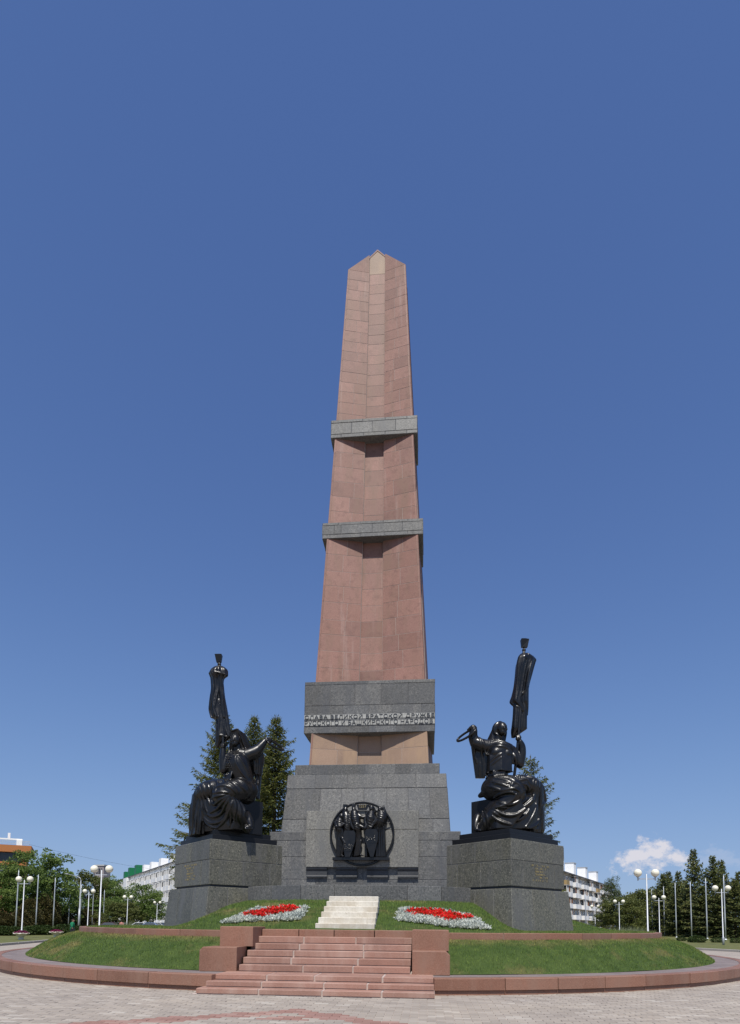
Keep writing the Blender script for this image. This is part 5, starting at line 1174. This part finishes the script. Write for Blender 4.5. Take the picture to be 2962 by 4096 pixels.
# thuja row, hedges, shrubs
TH = [bush_mesh(4, 1.5, 70+i, 5200, .17, 'thuja_leaves', .45) for i in range(2)]
for i, (x, top, d, r, lab) in enumerate(((30, 830, 88, 2.3, 'brownish thuja at the left edge of the photo'), (110, 860, 88, 2.1, 'low brownish thuja behind the left flower bowl'), (185, 800, 92, 2.0, 'brownish thuja behind the nearest left lamp'), (275, 700, 95, 2.1, 'tall brownish thuja between the first two left flagpoles'), (345, 640, 99, 1.9, 'brownish thuja behind the second left flagpole'), (400, 655, 99, 2.1, 'tallest brownish thuja right of the second left flagpole'), (470, 700, 102, 2.0, 'brownish thuja left of the third left flagpole'),
                                     (540, 790, 106, 2.0, 'brownish thuja right of the third left flagpole'), (620, 820, 110, 1.9, 'brownish thuja left of the person in green'), (700, 740, 118, 2.2, 'brownish thuja above the person in green'), (790, 790, 126, 2.0, 'brownish thuja left of the second left lamp'), (865, 810, 132, 2.1, 'brownish thuja right of the second left lamp'))):
    h = zat(3300+top*.42683, x1(x), d); place_tree('thuja', TH[i % 2], ground_at(x1(x), d, .05), i*1.1, (r/1.5, h/4), lab, 'thuja row on the left', 'shrub')
HB = [bush_mesh(1, .8, 80+i, 1500, .12, 'hedge_leaves') for i in range(2)]
hn = ['leftmost low green shrub', 'low green shrub behind the left flower bowl', 'low green shrub right of the nearest left lamp', 'low green shrub between the two flower bowls', 'low green shrub under the second left flagpole', 'low green shrub behind the right one of the two flower bowls', 'low green shrub left of the person in green', 'low green shrub right of the person in green']
for i, (x, d, r, h) in enumerate(((25, 60, 1.3, .9), (95, 60, 1.2, .9), (160, 62, 1.1, .7), (235, 63, 1.2, .8), (320, 64, 1.3, .9), (400, 65, 1.4, 1.0), (600, 66, 1.2, 1.1), (720, 66, 1.0, 1.0))):
    place_tree('low_shrub', HB[i % 2], ground_at(x1(x), d, .05), i, (r/.8, h), hn[i], 'low shrubs on the left lawn', 'shrub')
hn = ['low round shrub between two flagpoles on the right lawn', 'smaller low shrub beside the round one on the right lawn', 'low shrub behind the nearest right lamp', 'low shrub at the right edge of the photo', 'low shrub left of the right flagpole row']
for i, (x, d, r, h) in enumerate(((1235, 62, .75, .7), (1190, 64, .5, .5), (1420, 63, .6, .5), (1600, 62, .6, .5), (1085, 68, .5, .5))):
    place_tree('low_shrub', HB[i % 2], ground_at(x5(x), d, .05), i*2, (r/.8, h), hn[i], 'low shrubs on the right lawn', 'shrub')
# tufts of ornamental grass behind the ring wall
def tuft(px, d, r, h, label, n=2600):
    c = ground_at(px, d); a = rng.uniform(0, 2*np.pi, n); rad = r*np.sqrt(rng.uniform(0, 1, n)); P = np.stack([c.x+np.cos(a)*rad, c.y+np.sin(a)*rad*.6, np.zeros(n)], 1)
    D = np.stack([np.cos(a)*rad/r*.5, np.sin(a)*rad/r*.5, np.ones(n)], 1)+rng.normal(size=(n, 3))*.22; D /= np.linalg.norm(D, axis=1)[:, None]
    me = leafmesh('ornamental_grass', P, D, perp(D), h*rng.uniform(.5, 1.05, n)*(1-.35*(rad/r)**2), np.full(n, .018), 'pale_grass'); tag(link('ornamental_grass', me), label, 'grass', kind='stuff')
tuft(520, 62, 2.0, 1.75, 'pale ornamental grass tuft behind the ring wall on the left'); tuft(2520, 58, 2.2, 1.85, 'pale ornamental grass tuft behind the ring wall on the right'); tuft(590, 60, 1.8, 1.4, 'second grass tuft nearer the veiled statue plinth', 1500)

# ------------------------------------------------------------------ lamps, flagpoles, street lamp
def make_lamp():
    e = empty('globe_lamp'); 
    MB().lathe((0, 0, 0), [(.10, 0), (.10, .75), (.085, .78), (.052, .80), (.042, 5.0), (.0, 5.03)], 12).build('post', 'lamp_metal', e, True, False)
    MB().bb(-.56, .56, -.03, .03, 4.66, 4.72).build('crossarm', 'lamp_metal', e, False, False)
    for s in (-1, 1):
        MB().lathe((s*.53, 0, 0), [(.035, 4.58), (.035, 4.76), (.07, 4.80), (.11, 4.83), (.09, 4.88)], 12).build('globe_holder', 'lamp_metal', e, True, False)
        MB().ell((s*.53, 0, 5.08), (.255, .255, .255), 24, 16).build('globe', 'globe_glass', e, True, False)
    return e
def dup(root, loc, rz, label, group, s=1.):
    r = root.copy(); col.objects.link(r); r.location = loc; r.rotation_euler = (0, 0, rz); r.scale = (s, s, s); r['label'] = label; r['group'] = group
    for ch in root.children:
        c = ch.copy(); col.objects.link(c); c.parent = r
    return r
lamp0 = None
for x, d, lab in ((89, 52, 'twin-globe lamp nearest the left edge, beside a flower bowl'), (398, 41, 'largest twin-globe lamp on the left, behind the ring wall'), (351, 72, 'twin-globe lamp left of the largest one on the left side'), (508, 88, 'small twin-globe lamp in front of the round dark tree'), (627, 112, 'smallest twin-globe lamp beside the veiled statue plinth'),
                  (2592, 39.5, 'largest twin-globe lamp on the right, behind the ring wall'), (2892, 54, 'twin-globe lamp standing on the right lawn near the photo edge'), (2639, 72, 'twin-globe lamp just right of the largest one on the right side'), (2479, 85, 'small twin-globe lamp in front of the olive trees'), (2382, 107, 'smallest twin-globe lamp before the balconied apartment block')):
    loc = ground_at(x, d, 0); rz = math.radians(random.uniform(-6, 2))
    if lamp0 is None:
        lamp0 = make_lamp(); lamp0.location = loc; lamp0.rotation_euler = (0, 0, rz); tag(lamp0, lab, 'lamp', 'twin-globe park lamps')
    else: dup(lamp0, loc, rz, lab, 'twin-globe park lamps')
def make_pole():
    e = empty('flagpole')
    MB().lathe((0, 0, 0), [(.085, 0), (.08, 3), (.07, 6), (.055, 8.15), (.0, 8.2)], 10).build('shaft', 'pole_metal', e, True, False)
    MB().lathe((0, 0, 0), [(.22, 0), (.2, .04), (.09, .14), (.08, .2)], 10).build('base_flange', 'pole_metal', e, True, False)
    MB().lathe((0, 0, 8.2), [(.03, -.02), (.06, .04), (.03, .09), (.0, .1)], 8).build('cap', 'pole_metal', e, True, False)
    return e
pole0 = None
fp = [(64, 82), (144, 90), (213, 96), (274, 105), (320, 113), (369, 122), (413, 132), (2902, 78), (2829, 83), (2767, 90), (2706, 92), (2659, 101), (2611, 109), (2345, 125)]
on = ['first', 'second', 'third', 'fourth', 'fifth', 'sixth', 'seventh']
for i, (x, d) in enumerate(fp):
    lab = f'bare steel flagpole, {on[i]} from the left edge of the photo' if i < 7 else ('bare steel flagpole before the balconied apartment block' if i == 13 else f'bare steel flagpole, {on[i-7]} from the right edge of the photo')
    if pole0 is None: pole0 = make_pole(); pole0.location = ground_at(x, d, .05); tag(pole0, lab, 'flagpole', 'bare flagpoles')
    else: dup(pole0, ground_at(x, d, .05), 0, lab, 'bare flagpoles')
e = empty('street_lamp', ground_at(316, 100)); tag(e, 'tall grey street lamp with a curved arm behind the left flagpoles', 'street lamp')
MB().tube([(0, 0, 0), (0, 0, 3.6), (0, 0, 3.6), (0, 0, 8.2)], [.16, .15, .09, .07], 10).build('post', 'lamp_metal', e, True, False)
arm = MB().tube([(0, 0, 8.15), (-.15, 0, 8.6), (-.7, 0, 8.85), (-2.4, -.1, 9.25)], [.07, .06, .05, .045], 8).build('arm', 'lamp_metal', e, True, False)
MB().ell((-2.5, -.1, 9.24), (.38, .14, .08), 12, 8).build('lamp_head', 'lamp_metal', e, True, False)

# flower bowls on the left lawn
plain('bowl_concrete', (.62, .60, .56), .8)
def bowl(x, d, label):
    c = ground_at(x, d, .09); e = empty('flower_bowl', c); tag(e, label, 'planter', 'flower bowls on the left lawn')
    MB().lathe((0, 0, 0), [(.2, 0), (.2, .08), (.14, .14), (.2, .2), (.42, .40), (.5, .44), (.46, .46)], 20).build('bowl', 'bowl_concrete', e, True, False)
    m = MB(); n_ = 40; m.loft([[(rr*math.cos(2*math.pi*k/n_), rr*math.sin(2*math.pi*k/n_), .47+dz+.03*math.cos(8*2*math.pi*k/n_)) for k in range(n_)] for rr, dz in ((.5, -.05), (.58, -.01), (.58, .03), (.5, .03))]); m.build('scalloped_rim', 'white_stone', e, True, False)
    n_ = 420; a = rng.uniform(0, 2*np.pi, n_); rad = .5*np.sqrt(rng.uniform(0, 1, n_)); P = np.stack([np.cos(a)*rad, np.sin(a)*rad, .5+.17*(1-(rad/.5)**2)], 1); D = rdir(n_, .8)
    tag(link('flowers', leafmesh('flowers', P, D, perp(D), np.full(n_, .09), np.full(n_, .04), 'purple_petals'), e, False), kind='stuff')
bowl(88, 48, 'white bowl of purple flowers behind the nearest left lamp'); bowl(227, 55, 'white bowl of purple flowers left of the person in green')

# ------------------------------------------------------------------ buildings
plain('white_render', (.86, .85, .83), .85, var=.08, scale=.8); plain('beige_render', (.46, .40, .33), .9, var=.12, scale=.7); plain('orange_panel', (.42, .16, .055), .7, var=.06, scale=.5)
plain('red_brick', (.26, .095, .058), .9, var=.2, scale=2); plain('green_metal', (.012, .16, .065), .5, .4, var=.1); plain('roof_metal', (.42, .42, .42), .6, .4, var=.15, scale=.6); plain('tan_panel', (.38, .27, .13), .8); plain('tower_stone', (.30, .26, .26), .9)
plain('dark_eave', (.10, .10, .11), .8); plain('wood_frame', (.28, .13, .07), .8)
g = N('window_glass', .08, .5); g.color(g.ramp(g.rand(), [(0, (.012, .016, .022)), (.5, (.03, .038, .05)), (1, (.09, .10, .11))]))
class Facade:
    def __init__(s, A, B, root, flip=1):
        s.A, s.root = Vector((A.x, A.y, 0)), root; s.u = Vector((B.x-A.x, B.y-A.y, 0)); s.len = s.u.length; s.u.normalize(); s.n = Vector((s.u.y, -s.u.x, 0))*flip
        s.M = Matrix((s.u, s.n, Vector((0, 0, 1)))).transposed()
    def P(s, a, o, z): return s.A+s.u*a+s.n*o+Vector((0, 0, z))
    def box(s, mb, a0, a1, o0, o1, z0, z1): return mb.box(s.P((a0+a1)/2, (o0+o1)/2, (z0+z1)/2), (abs(a1-a0)/2, abs(o1-o0)/2, abs(z1-z0)/2), s.M)
    def part(s, name, mat, a0, a1, o0, o1, z0, z1, parent=None): return s.box(MB(), a0, a1, o0, o1, z0, z1).build(name, mat, parent or s.root)
    def window(s, a, z, w_, h, o=0., frame='white_render', cross=True):
        m = MB(); t = .09
        for (a0, a1, z0, z1) in ((a-w_/2, a+w_/2, z, z+t), (a-w_/2, a+w_/2, z+h-t, z+h), (a-w_/2, a-w_/2+t, z+t, z+h-t), (a+w_/2-t, a+w_/2, z+t, z+h-t)): s.box(m, a0, a1, o-.02, o+.07, z0, z1)
        if cross: s.box(m, a-t/2, a+t/2, o-.02, o+.06, z+t, z+h-t)
        f_ = m.build('window', frame, s.root)
        s.box(MB(), a-w_/2+t*.5, a+w_/2-t*.5, o-.03, o+.02, z+t*.5, z+h-t*.5).build('pane', 'window_glass', f_)
# balconied block on the right
A, Bp = ground_at(2205, 138), ground_at(2452, 205); root = empty('apartment_block', (A.x, A.y, 0)); tag(root, 'beige five-storey apartment block with white balconies and tall white chimneys', 'building')
F = Facade(A, Bp, root); 
if (CAM-A).dot(F.n) < 0: F = Facade(A, Bp, root, -1)
He = 14.7; fl_h = 2.75
F.part('wall', 'beige_render', 0, F.len, -11, 0, -.1, He)
rf = MB(); rf.loft([[F.P(a, .7, He), F.P(a, -5.5, He+2.0), F.P(a, -11.7, He), F.P(a, -11.7, He-.15), F.P(a, .7, He-.15)] for a in (-.5, F.len+.5)]); roof = rf.build('roof', 'roof_metal', root)
F.part('gutter', 'dark_eave', -.5, F.len+.5, .7, .85, He-.2, He+.02, roof)
for a in (8, 19.5, 33, 48, 64): 
    F.part('chimney', 'white_render', a, a+2.6, -4.6, -2.2, He+.9, He+4.2, roof); F.part('chimney_cap', 'roof_metal', a-.12, a+2.72, -4.72, -2.08, He+4.2, He+4.35, roof)
F.box(MB(), 29, 29.12, -4, -3.88, He+1, He+8).build('aerial', 'dark_eave', roof)
rr = random.Random(5); a = 2.5; k = 0
while a < F.len-3:
    bal = k % 3 != 2
    for fl_ in range(5):
        z = .9+fl_*fl_h
        if bal and fl_ > 0:
            o = F.part('balcony', rr.choice(('white_render',)*7+('tan_panel',)), a-1.45, a+1.45, 0, 1.15, z-.35, z+.75)
            F.part('balcony_slab', 'concrete', a-1.5, a+1.5, 0, 1.2, z-.47, z-.36, o)
            if rr.random() < .45:
                for q in range(4): F.part('glazing_post', rr.choice(('wood_frame', 'white_render')), a-1.4+q*.93-.04, a-1.4+q*.93+.04, 1.02, 1.1, z+.75, z+2.2, o)
                F.part('balcony_roof', 'roof_metal', a-1.5, a+1.5, 0, 1.2, z+2.2, z+2.28, o); F.part('pane', 'window_glass', a-1.4, a+1.4, .98, 1.01, z+.75, z+2.2, o)
            F.window(a, z, 1.9, 1.95, .0)
        else: F.window(a, z+.35, 1.5, 1.45)
    a += 3.3 if bal else 2.9; k += 1
# white block with green roof on the left
A, Bp = ground_at(742, 150), ground_at(455, 246); root = empty('apartment_block', (A.x, A.y, 0)); tag(root, 'long white apartment block with enclosed bay balconies and a green roof at its far end', 'building')
F = Facade(A, Bp, root)
if (CAM-A).dot(F.n) < 0: F = Facade(A, Bp, root, -1)
He = 17.4; fl_h = 3.05
F.part('wall', 'white_render', 0, F.len, -13, 0, -.1, He)
rf = MB(); rf.loft([[F.P(a, .6, He), F.P(a, -6.5, He+2.6), F.P(a, -13.6, He), F.P(a, -13.6, He-.2), F.P(a, .6, He-.2)] for a in (-.5, F.len*.70)]); roof = rf.build('roof', 'roof_metal', root)
rf = MB(); rf.loft([[F.P(a, .6, He), F.P(a, -6.5, He+3.0), F.P(a, -13.6, He), F.P(a, -13.6, He-.2), F.P(a, .6, He-.2)] for a in (F.len*.702, F.len+.5)]); groof = rf.build('green_roof', 'green_metal', root)
F.part('gutter', 'dark_eave', -.5, F.len+.5, .6, .75, He-.28, He-.02, roof)
for a in (.74, .86, .95): F.part('dormer', 'green_metal', F.len*a, F.len*a+3.4, -7, -2.6, He+1.0, He+(4.8 if a < .9 else 3.9), groof)
for a in (14, 27, 41, 55, 67): F.part('chimney', 'white_render', a, a+3.0, -4.6, -2.4, He+.9, He+3.6, roof)
F.part('stair_tower', 'white_render', F.len*.70, F.len*.76, 0, 1.3, -.1, He-.35)
a = 2.6; k = 0
while a < F.len-2.5:
    if not (.685 < a/F.len < .775):
        for fl_ in range(5):
            z = 1.2+fl_*fl_h
            o = F.part('bay_balcony', 'white_render', a-1.5, a+1.5, 0, 1.3, z-.5, z+.8); 
            F.part('bay_roof', 'white_render', a-1.5, a+1.5, 0, 1.3, z+2.15, z+2.3, o)
            for q in range(4): F.part('glazing_post', 'white_render', a-1.46+q*.93-.06, a-1.46+q*.93+.06, 1.15, 1.28, z+.8, z+2.15, o)
            F.part('pane', 'window_glass', a-1.45, a+1.45, 1.18, 1.2, z+.8, z+2.15, o); F.part('pane', 'window_glass', a-1.46, a-1.44, .1, 1.15, z+.8, z+2.15, o); F.part('pane', 'window_glass', a+1.44, a+1.46, .1, 1.15, z+.8, z+2.15, o)
            if k % 2 == 0: F.window(a+2.35, z+.3, 1.2, 1.5)
    a += 4.7 if k % 2 == 0 else 3.4; k += 1
# orange topped building at the left edge
Bp = ground_at(108, 110); _v = (Bp-Vector((CAM.x, CAM.y, 0))).normalized(); A = Bp-Vector((_v.y, -_v.x, 0))*14+_v*.9; root = empty('office_building', (A.x, A.y, 0)); tag(root, 'building with an orange top storey, white roof railing and brick lower floors', 'building')
F = Facade(A, Bp, root)
if (CAM-A).dot(F.n) < 0: F = Facade(A, Bp, root, -1)
Zt = zat(3300+190*.42683, 60, 110); W_ = F.len
F.part('wall', 'red_brick', 0, W_-1.0, -9, -.9, -.1, Zt-3.6); F.part('upper_wall', 'orange_panel', 0, W_-.9, -9, -.6, Zt-3.6, Zt-1.2)
F.part('roof_slab', 'orange_panel', 0, W_+.1, -9.5, .5, Zt-1.25, Zt); F.part('string_course', 'orange_panel', 0, W_-.6, -.9, -.2, Zt-3.55, Zt-2.95)
for q in range(3): F.part('pane', 'window_glass', W_-4.9-q*4.6, W_-.9-q*4.6-.55, -.59, -.5, Zt-2.95, Zt-1.3); F.part('pane', 'window_glass', W_-4.9-q*4.6, W_-1.4-q*4.6, -.59, -.5, Zt-5.2, Zt-3.6)
for q in range(3): F.part('pier', 'orange_panel', W_-5.3-q*4.6, W_-4.9-q*4.6, -.6, -.15, Zt-2.95, Zt-1.25)
for fl_ in range(3):
    for q in range(3): F.window(W_-2.6-q*3.0, 1.2+fl_*3.2, 1.2, 1.9, -.9, 'wood_frame')
for zz in (3.9, 7.1): F.part('cornice', 'red_brick', 0, W_-.8, -.9, -.6, zz, zz+.3)
rail = F.part('railing', 'white_render', 0, W_-1.4, .0, .15, Zt+.95, Zt+1.2)
for q in range(4): F.part('railing_post', 'white_render', W_-2.3-q*7.5, W_-1.4-q*7.5, .0, .4, Zt, Zt+.95, rail)
for zz in (.25, .5, .75): F.part('rail_bar', 'pole_metal', 0, W_-.2, .05, .1, Zt+zz, Zt+zz+.08, rail)
F.box(MB(), W_-3.9, W_-3.5, -2, -1.8, Zt+1.2, Zt+2.4).build('antenna', 'white_render', root)
# narrow tower far behind
c = ground_at(402, 265); root = empty('tower_building', c); tag(root, 'narrow grey tower with a round emblem behind the largest left lamp', 'tower')
Zt = zat(3300+385*.42683, 402, 265); Mz = Matrix.Rotation(-.15, 3, 'Z')
MB().box(c+Vector((0, 0, Zt/2)), (2.2, 2.2, Zt/2), Mz).build('wall', 'tower_stone', root); MB().box(c+Vector((0, 0, Zt+.3)), (2.5, 2.5, .3), Mz).build('roof', 'roof_metal', root)
for q in (-1.1, 0, 1.1): MB().box(c+Mz @ Vector((q, -2.25, Zt-2.2)), (.35, .08, 1.2), Mz).build('window', 'window_glass', root)
ring = MB(); n_ = 24; ring.loft([[c+Mz @ Vector((rr*math.cos(2*math.pi*k/n_), -2.25-dd, Zt-6+rr*math.sin(2*math.pi*k/n_))) for rr, dd in ((.75, 0), (.75, .15), (1.1, .15), (1.1, 0))] for k in range(n_+1)], cap=False); ring.build('round_emblem', 'roof_metal', root)
# overhead cable
p0, p1 = at(118, 3378, 110), at(900, 3500, 170)
cab = MB().tube([p0+(p1-p0)*t+Vector((0, 0, -5*t*(1-t))) for t in np.linspace(0, 1, 14)], .018, 5).build('overhead_cable', 'dark_eave'); tag(cab, 'thin overhead cable crossing the sky from the orange topped building', 'cable')

# ------------------------------------------------------------------ cars
for nm, c in (('car_blue', (.10, .16, .30)), ('car_white', (.65, .66, .68)), ('car_dark', (.05, .012, .014)), ('car_silver', (.35, .36, .38))): plain(nm, c, .25, .5, .1, .03)
plain('tyre', (.02, .02, .02), .9)
def car(x, d, rz, mat, label):
    c = ground_at(x, d); e = empty('parked_car', c, rz); tag(e, label, 'car', 'parked cars')
    side = [(-2.1, .35), (-2.15, .75), (-1.95, .92), (-1.25, .98), (-.6, 1.42), (.75, 1.45), (1.45, 1.02), (2.05, .88), (2.15, .6), (2.1, .32)]
    m = MB(); m.loft([[(px, w_*(.84 if z > 1.1 else 1), z) for px, z in side] for w_ in (-.84, .84)]); m.build('body', mat, e, False, False)
    for s in (-1, 1):
        m = MB(); m.loft([[(px, s*(.745 if z > 1.2 else .80)+o_, z) for px, z in ((-1.05, 1.0), (-.52, 1.36), (.68, 1.38), (1.25, 1.02))] for o_ in (-.02*s, .045*s)]); m.build('side_window', 'window_glass', e, False, False)
        for wx in (-1.35, 1.35):
            w_ = MB(); n_ = 16; w_.loft([[(wx+rr*math.cos(2*math.pi*k/n_), s*yy, .32+rr*math.sin(2*math.pi*k/n_)) for k in range(n_)] for rr, yy in ((.32, .66), (.32, .86))]); wo_ = w_.build('wheel', 'tyre', e, True, False)
            w_ = MB(); w_.loft([[(wx+rr*math.cos(2*math.pi*k/n_), s*yy, .32+rr*math.sin(2*math.pi*k/n_)) for k in range(n_)] for rr, yy in ((.2, .862), (.17, .875))]); w_.build('rim', 'lamp_metal', wo_, True, False)
    for px, s in ((2.1, 1), (-2.1, -1)):
        for yy in (-.6, .6): MB().box((px, yy, .72), (.06, .16, .07)).build('headlight' if s > 0 else 'tail_light', 'globe_glass' if s > 0 else 'orange_panel', e, False, False)
    m = MB(); m.loft([[(-1.28, y, 1.0), (-.66, y*.86, 1.40), (-.62, y*.86, 1.42), (-1.22, y, 1.02)] for y in (-.72, .72)]); m.build('rear_window', 'window_glass', e, False, False)
    m = MB(); m.loft([[(1.46, y, 1.03), (.82, y*.86, 1.43), (.78, y*.86, 1.44), (1.40, y, 1.05)] for y in (-.72, .72)]); m.build('windscreen', 'window_glass', e, False, False)
car(437, 100, .25, 'car_dark', 'dark red parked car left of the pale ornamental grass'); car(560, 104, .2, 'car_white', 'white parked car under the round dark tree'); car(604, 101, .1, 'car_blue', 'blue parked car right of the white one'); car(632, 112, -.1, 'car_silver', 'silver parked car beside the veiled statue plinth'); car(2396, 112, .1, 'car_white', 'white parked car before the balconied apartment block')

# ------------------------------------------------------------------ passers-by
plain('skin', (.42, .24, .17), .6, var=.05); plain('green_cloth', (.012, .16, .075), .9); plain('pale_jeans', (.45, .50, .58), .9); plain('dark_hair', (.03, .02, .015), .7); plain('pink_cloth', (.55, .22, .20), .9); plain('grey_cloth', (.20, .21, .25), .9); plain('black_bag', (.012, .012, .014), .7)
def person(x, d, rz, h, top, legs, label, bag=False):
    c = ground_at(x, d); e = empty('person', c, rz); tag(e, label, 'person'); k = h/1.72
    V = lambda a, b, z: Vector((a*k, b*k, z*k))
    m = MB()
    for s in (-1, 1):
        m.tube([V(s*.09, .02*s, .92), V(s*.10, .10*s, .50), V(s*.10, .16*s-.02, .08)], [.085*k, .062*k, .042*k], 10, True); m.tube([V(s*.10, .16*s-.03, .05), V(s*.11, .16*s+.14, .04)], [.045*k, .035*k], 8, True)
        m.tube([V(s*.19, 0, 1.40), V(s*.23, -.03*s, 1.15), V(s*.22, .10-.05*s, .93)], [.052*k, .042*k, .032*k], 8, True)
        m.ell(V(s*.22, .12-.05*s, .87), (.03*k, .03*k, .05*k), 8, 6)
        for i in range(4): m.tube([V(s*.22+(i-1.5)*.014, .13-.05*s, .84), V(s*.22+(i-1.5)*.014, .145-.05*s, .77+abs(i-1.4)*.012)], [.010*k, .008*k], 6, True)
        m.tube([V(s*.20, .14-.05*s, .87), V(s*.19, .16-.05*s, .81)], [.011*k, .009*k], 6, True)
    m.ell(V(0, 0, .98), (.165*k, .12*k, .14*k)); m.tube([V(0, 0, .95), V(0, 0, 1.2), V(0, -.01, 1.36)], [.14*k, .135*k, .15*k], 12, True); m.tube([V(-.15, 0, 1.41), V(.15, 0, 1.41)], [.065*k, .065*k], 8, True); m.tube([V(0, 0, 1.42), V(0, .01, 1.54)], [.052*k, .05*k], 8, True)
    m.ell(V(0, .02, 1.62), (.076*k, .092*k, .112*k)); m.ell(V(0, .115, 1.60), (.014*k, .02*k, .025*k), 8, 6)
    for s in (-1, 1): m.ell(V(s*.078, .01, 1.61), (.012*k, .02*k, .03*k), 8, 6)
    body = remesh(m, 'body', 'skin', None, .014, 2)
    body.parent = e
    t = MB(); t.tube([V(0, 0, .93), V(0, 0, 1.18), V(0, -.01, 1.37)], [.165*k, .155*k, .17*k], 14, True); t.tube([V(-.16, 0, 1.41), V(.16, 0, 1.41)], [.082*k, .082*k], 10, True)
    for s in (-1, 1): t.tube([V(s*.19, 0, 1.41), V(s*.235, -.03*s, 1.19)], [.075*k, .072*k], 10, True)
    sh_ = remesh(t, 'shirt', top, None, .016, 2); sh_.parent = e
    t = MB(); t.ell(V(0, 0, .96), (.18*k, .135*k, .14*k))
    for s in (-1, 1): t.tube([V(s*.09, .02*s, .93), V(s*.10, .10*s, .50), V(s*.10, .16*s-.02, .12)], [.105*k, .082*k, .065*k], 10, True)
    tr_ = remesh(t, 'trousers', legs, None, .016, 2); tr_.parent = e
    t = MB(); t.ell(V(0, -.005, 1.655), (.086*k, .095*k, .095*k)); hr = t.build('hair', 'dark_hair', e, True, False)
    if bag:
        t = MB(); t.box(V(.20, .02, .90), (.07*k, .17*k, .15*k)); b_ = t.build('shoulder_bag', 'black_bag', e, False, False)
        MB().tube([V(.2, .0, 1.03), V(.08, -.17, 1.28), V(-.14, -.02, 1.48), V(-.05, .16, 1.3), V(.18, .1, 1.04)], .016*k, 6).build('bag_strap', 'black_bag', e, True, False)
person(291, 45, -1.0, 1.70, 'green_cloth', 'pale_jeans', 'person in a green T-shirt and pale trousers with a black shoulder bag', True)
person(487, 80, .3, 1.66, 'pink_cloth', 'grey_cloth', 'person in a pink top walking behind the ring wall')

# crumpled bag left on the paving
c = ground_at(2742, 42.5); m = MB().ell((0, 0, .11), (.34, .2, .13), 18, 12)
m.v = [tuple(Vector(v)*(1+.35*pnoise(Vector(v)*7))) for v in m.v]; m.v = [(x, y, max(z, .002)) for x, y, z in m.v]
bg_ = m.build('crumpled_bag', 'bowl_concrete'); bg_.location = c; tag(bg_, 'crumpled pale bag lying on the paving beside the right grass slope', 'bag')
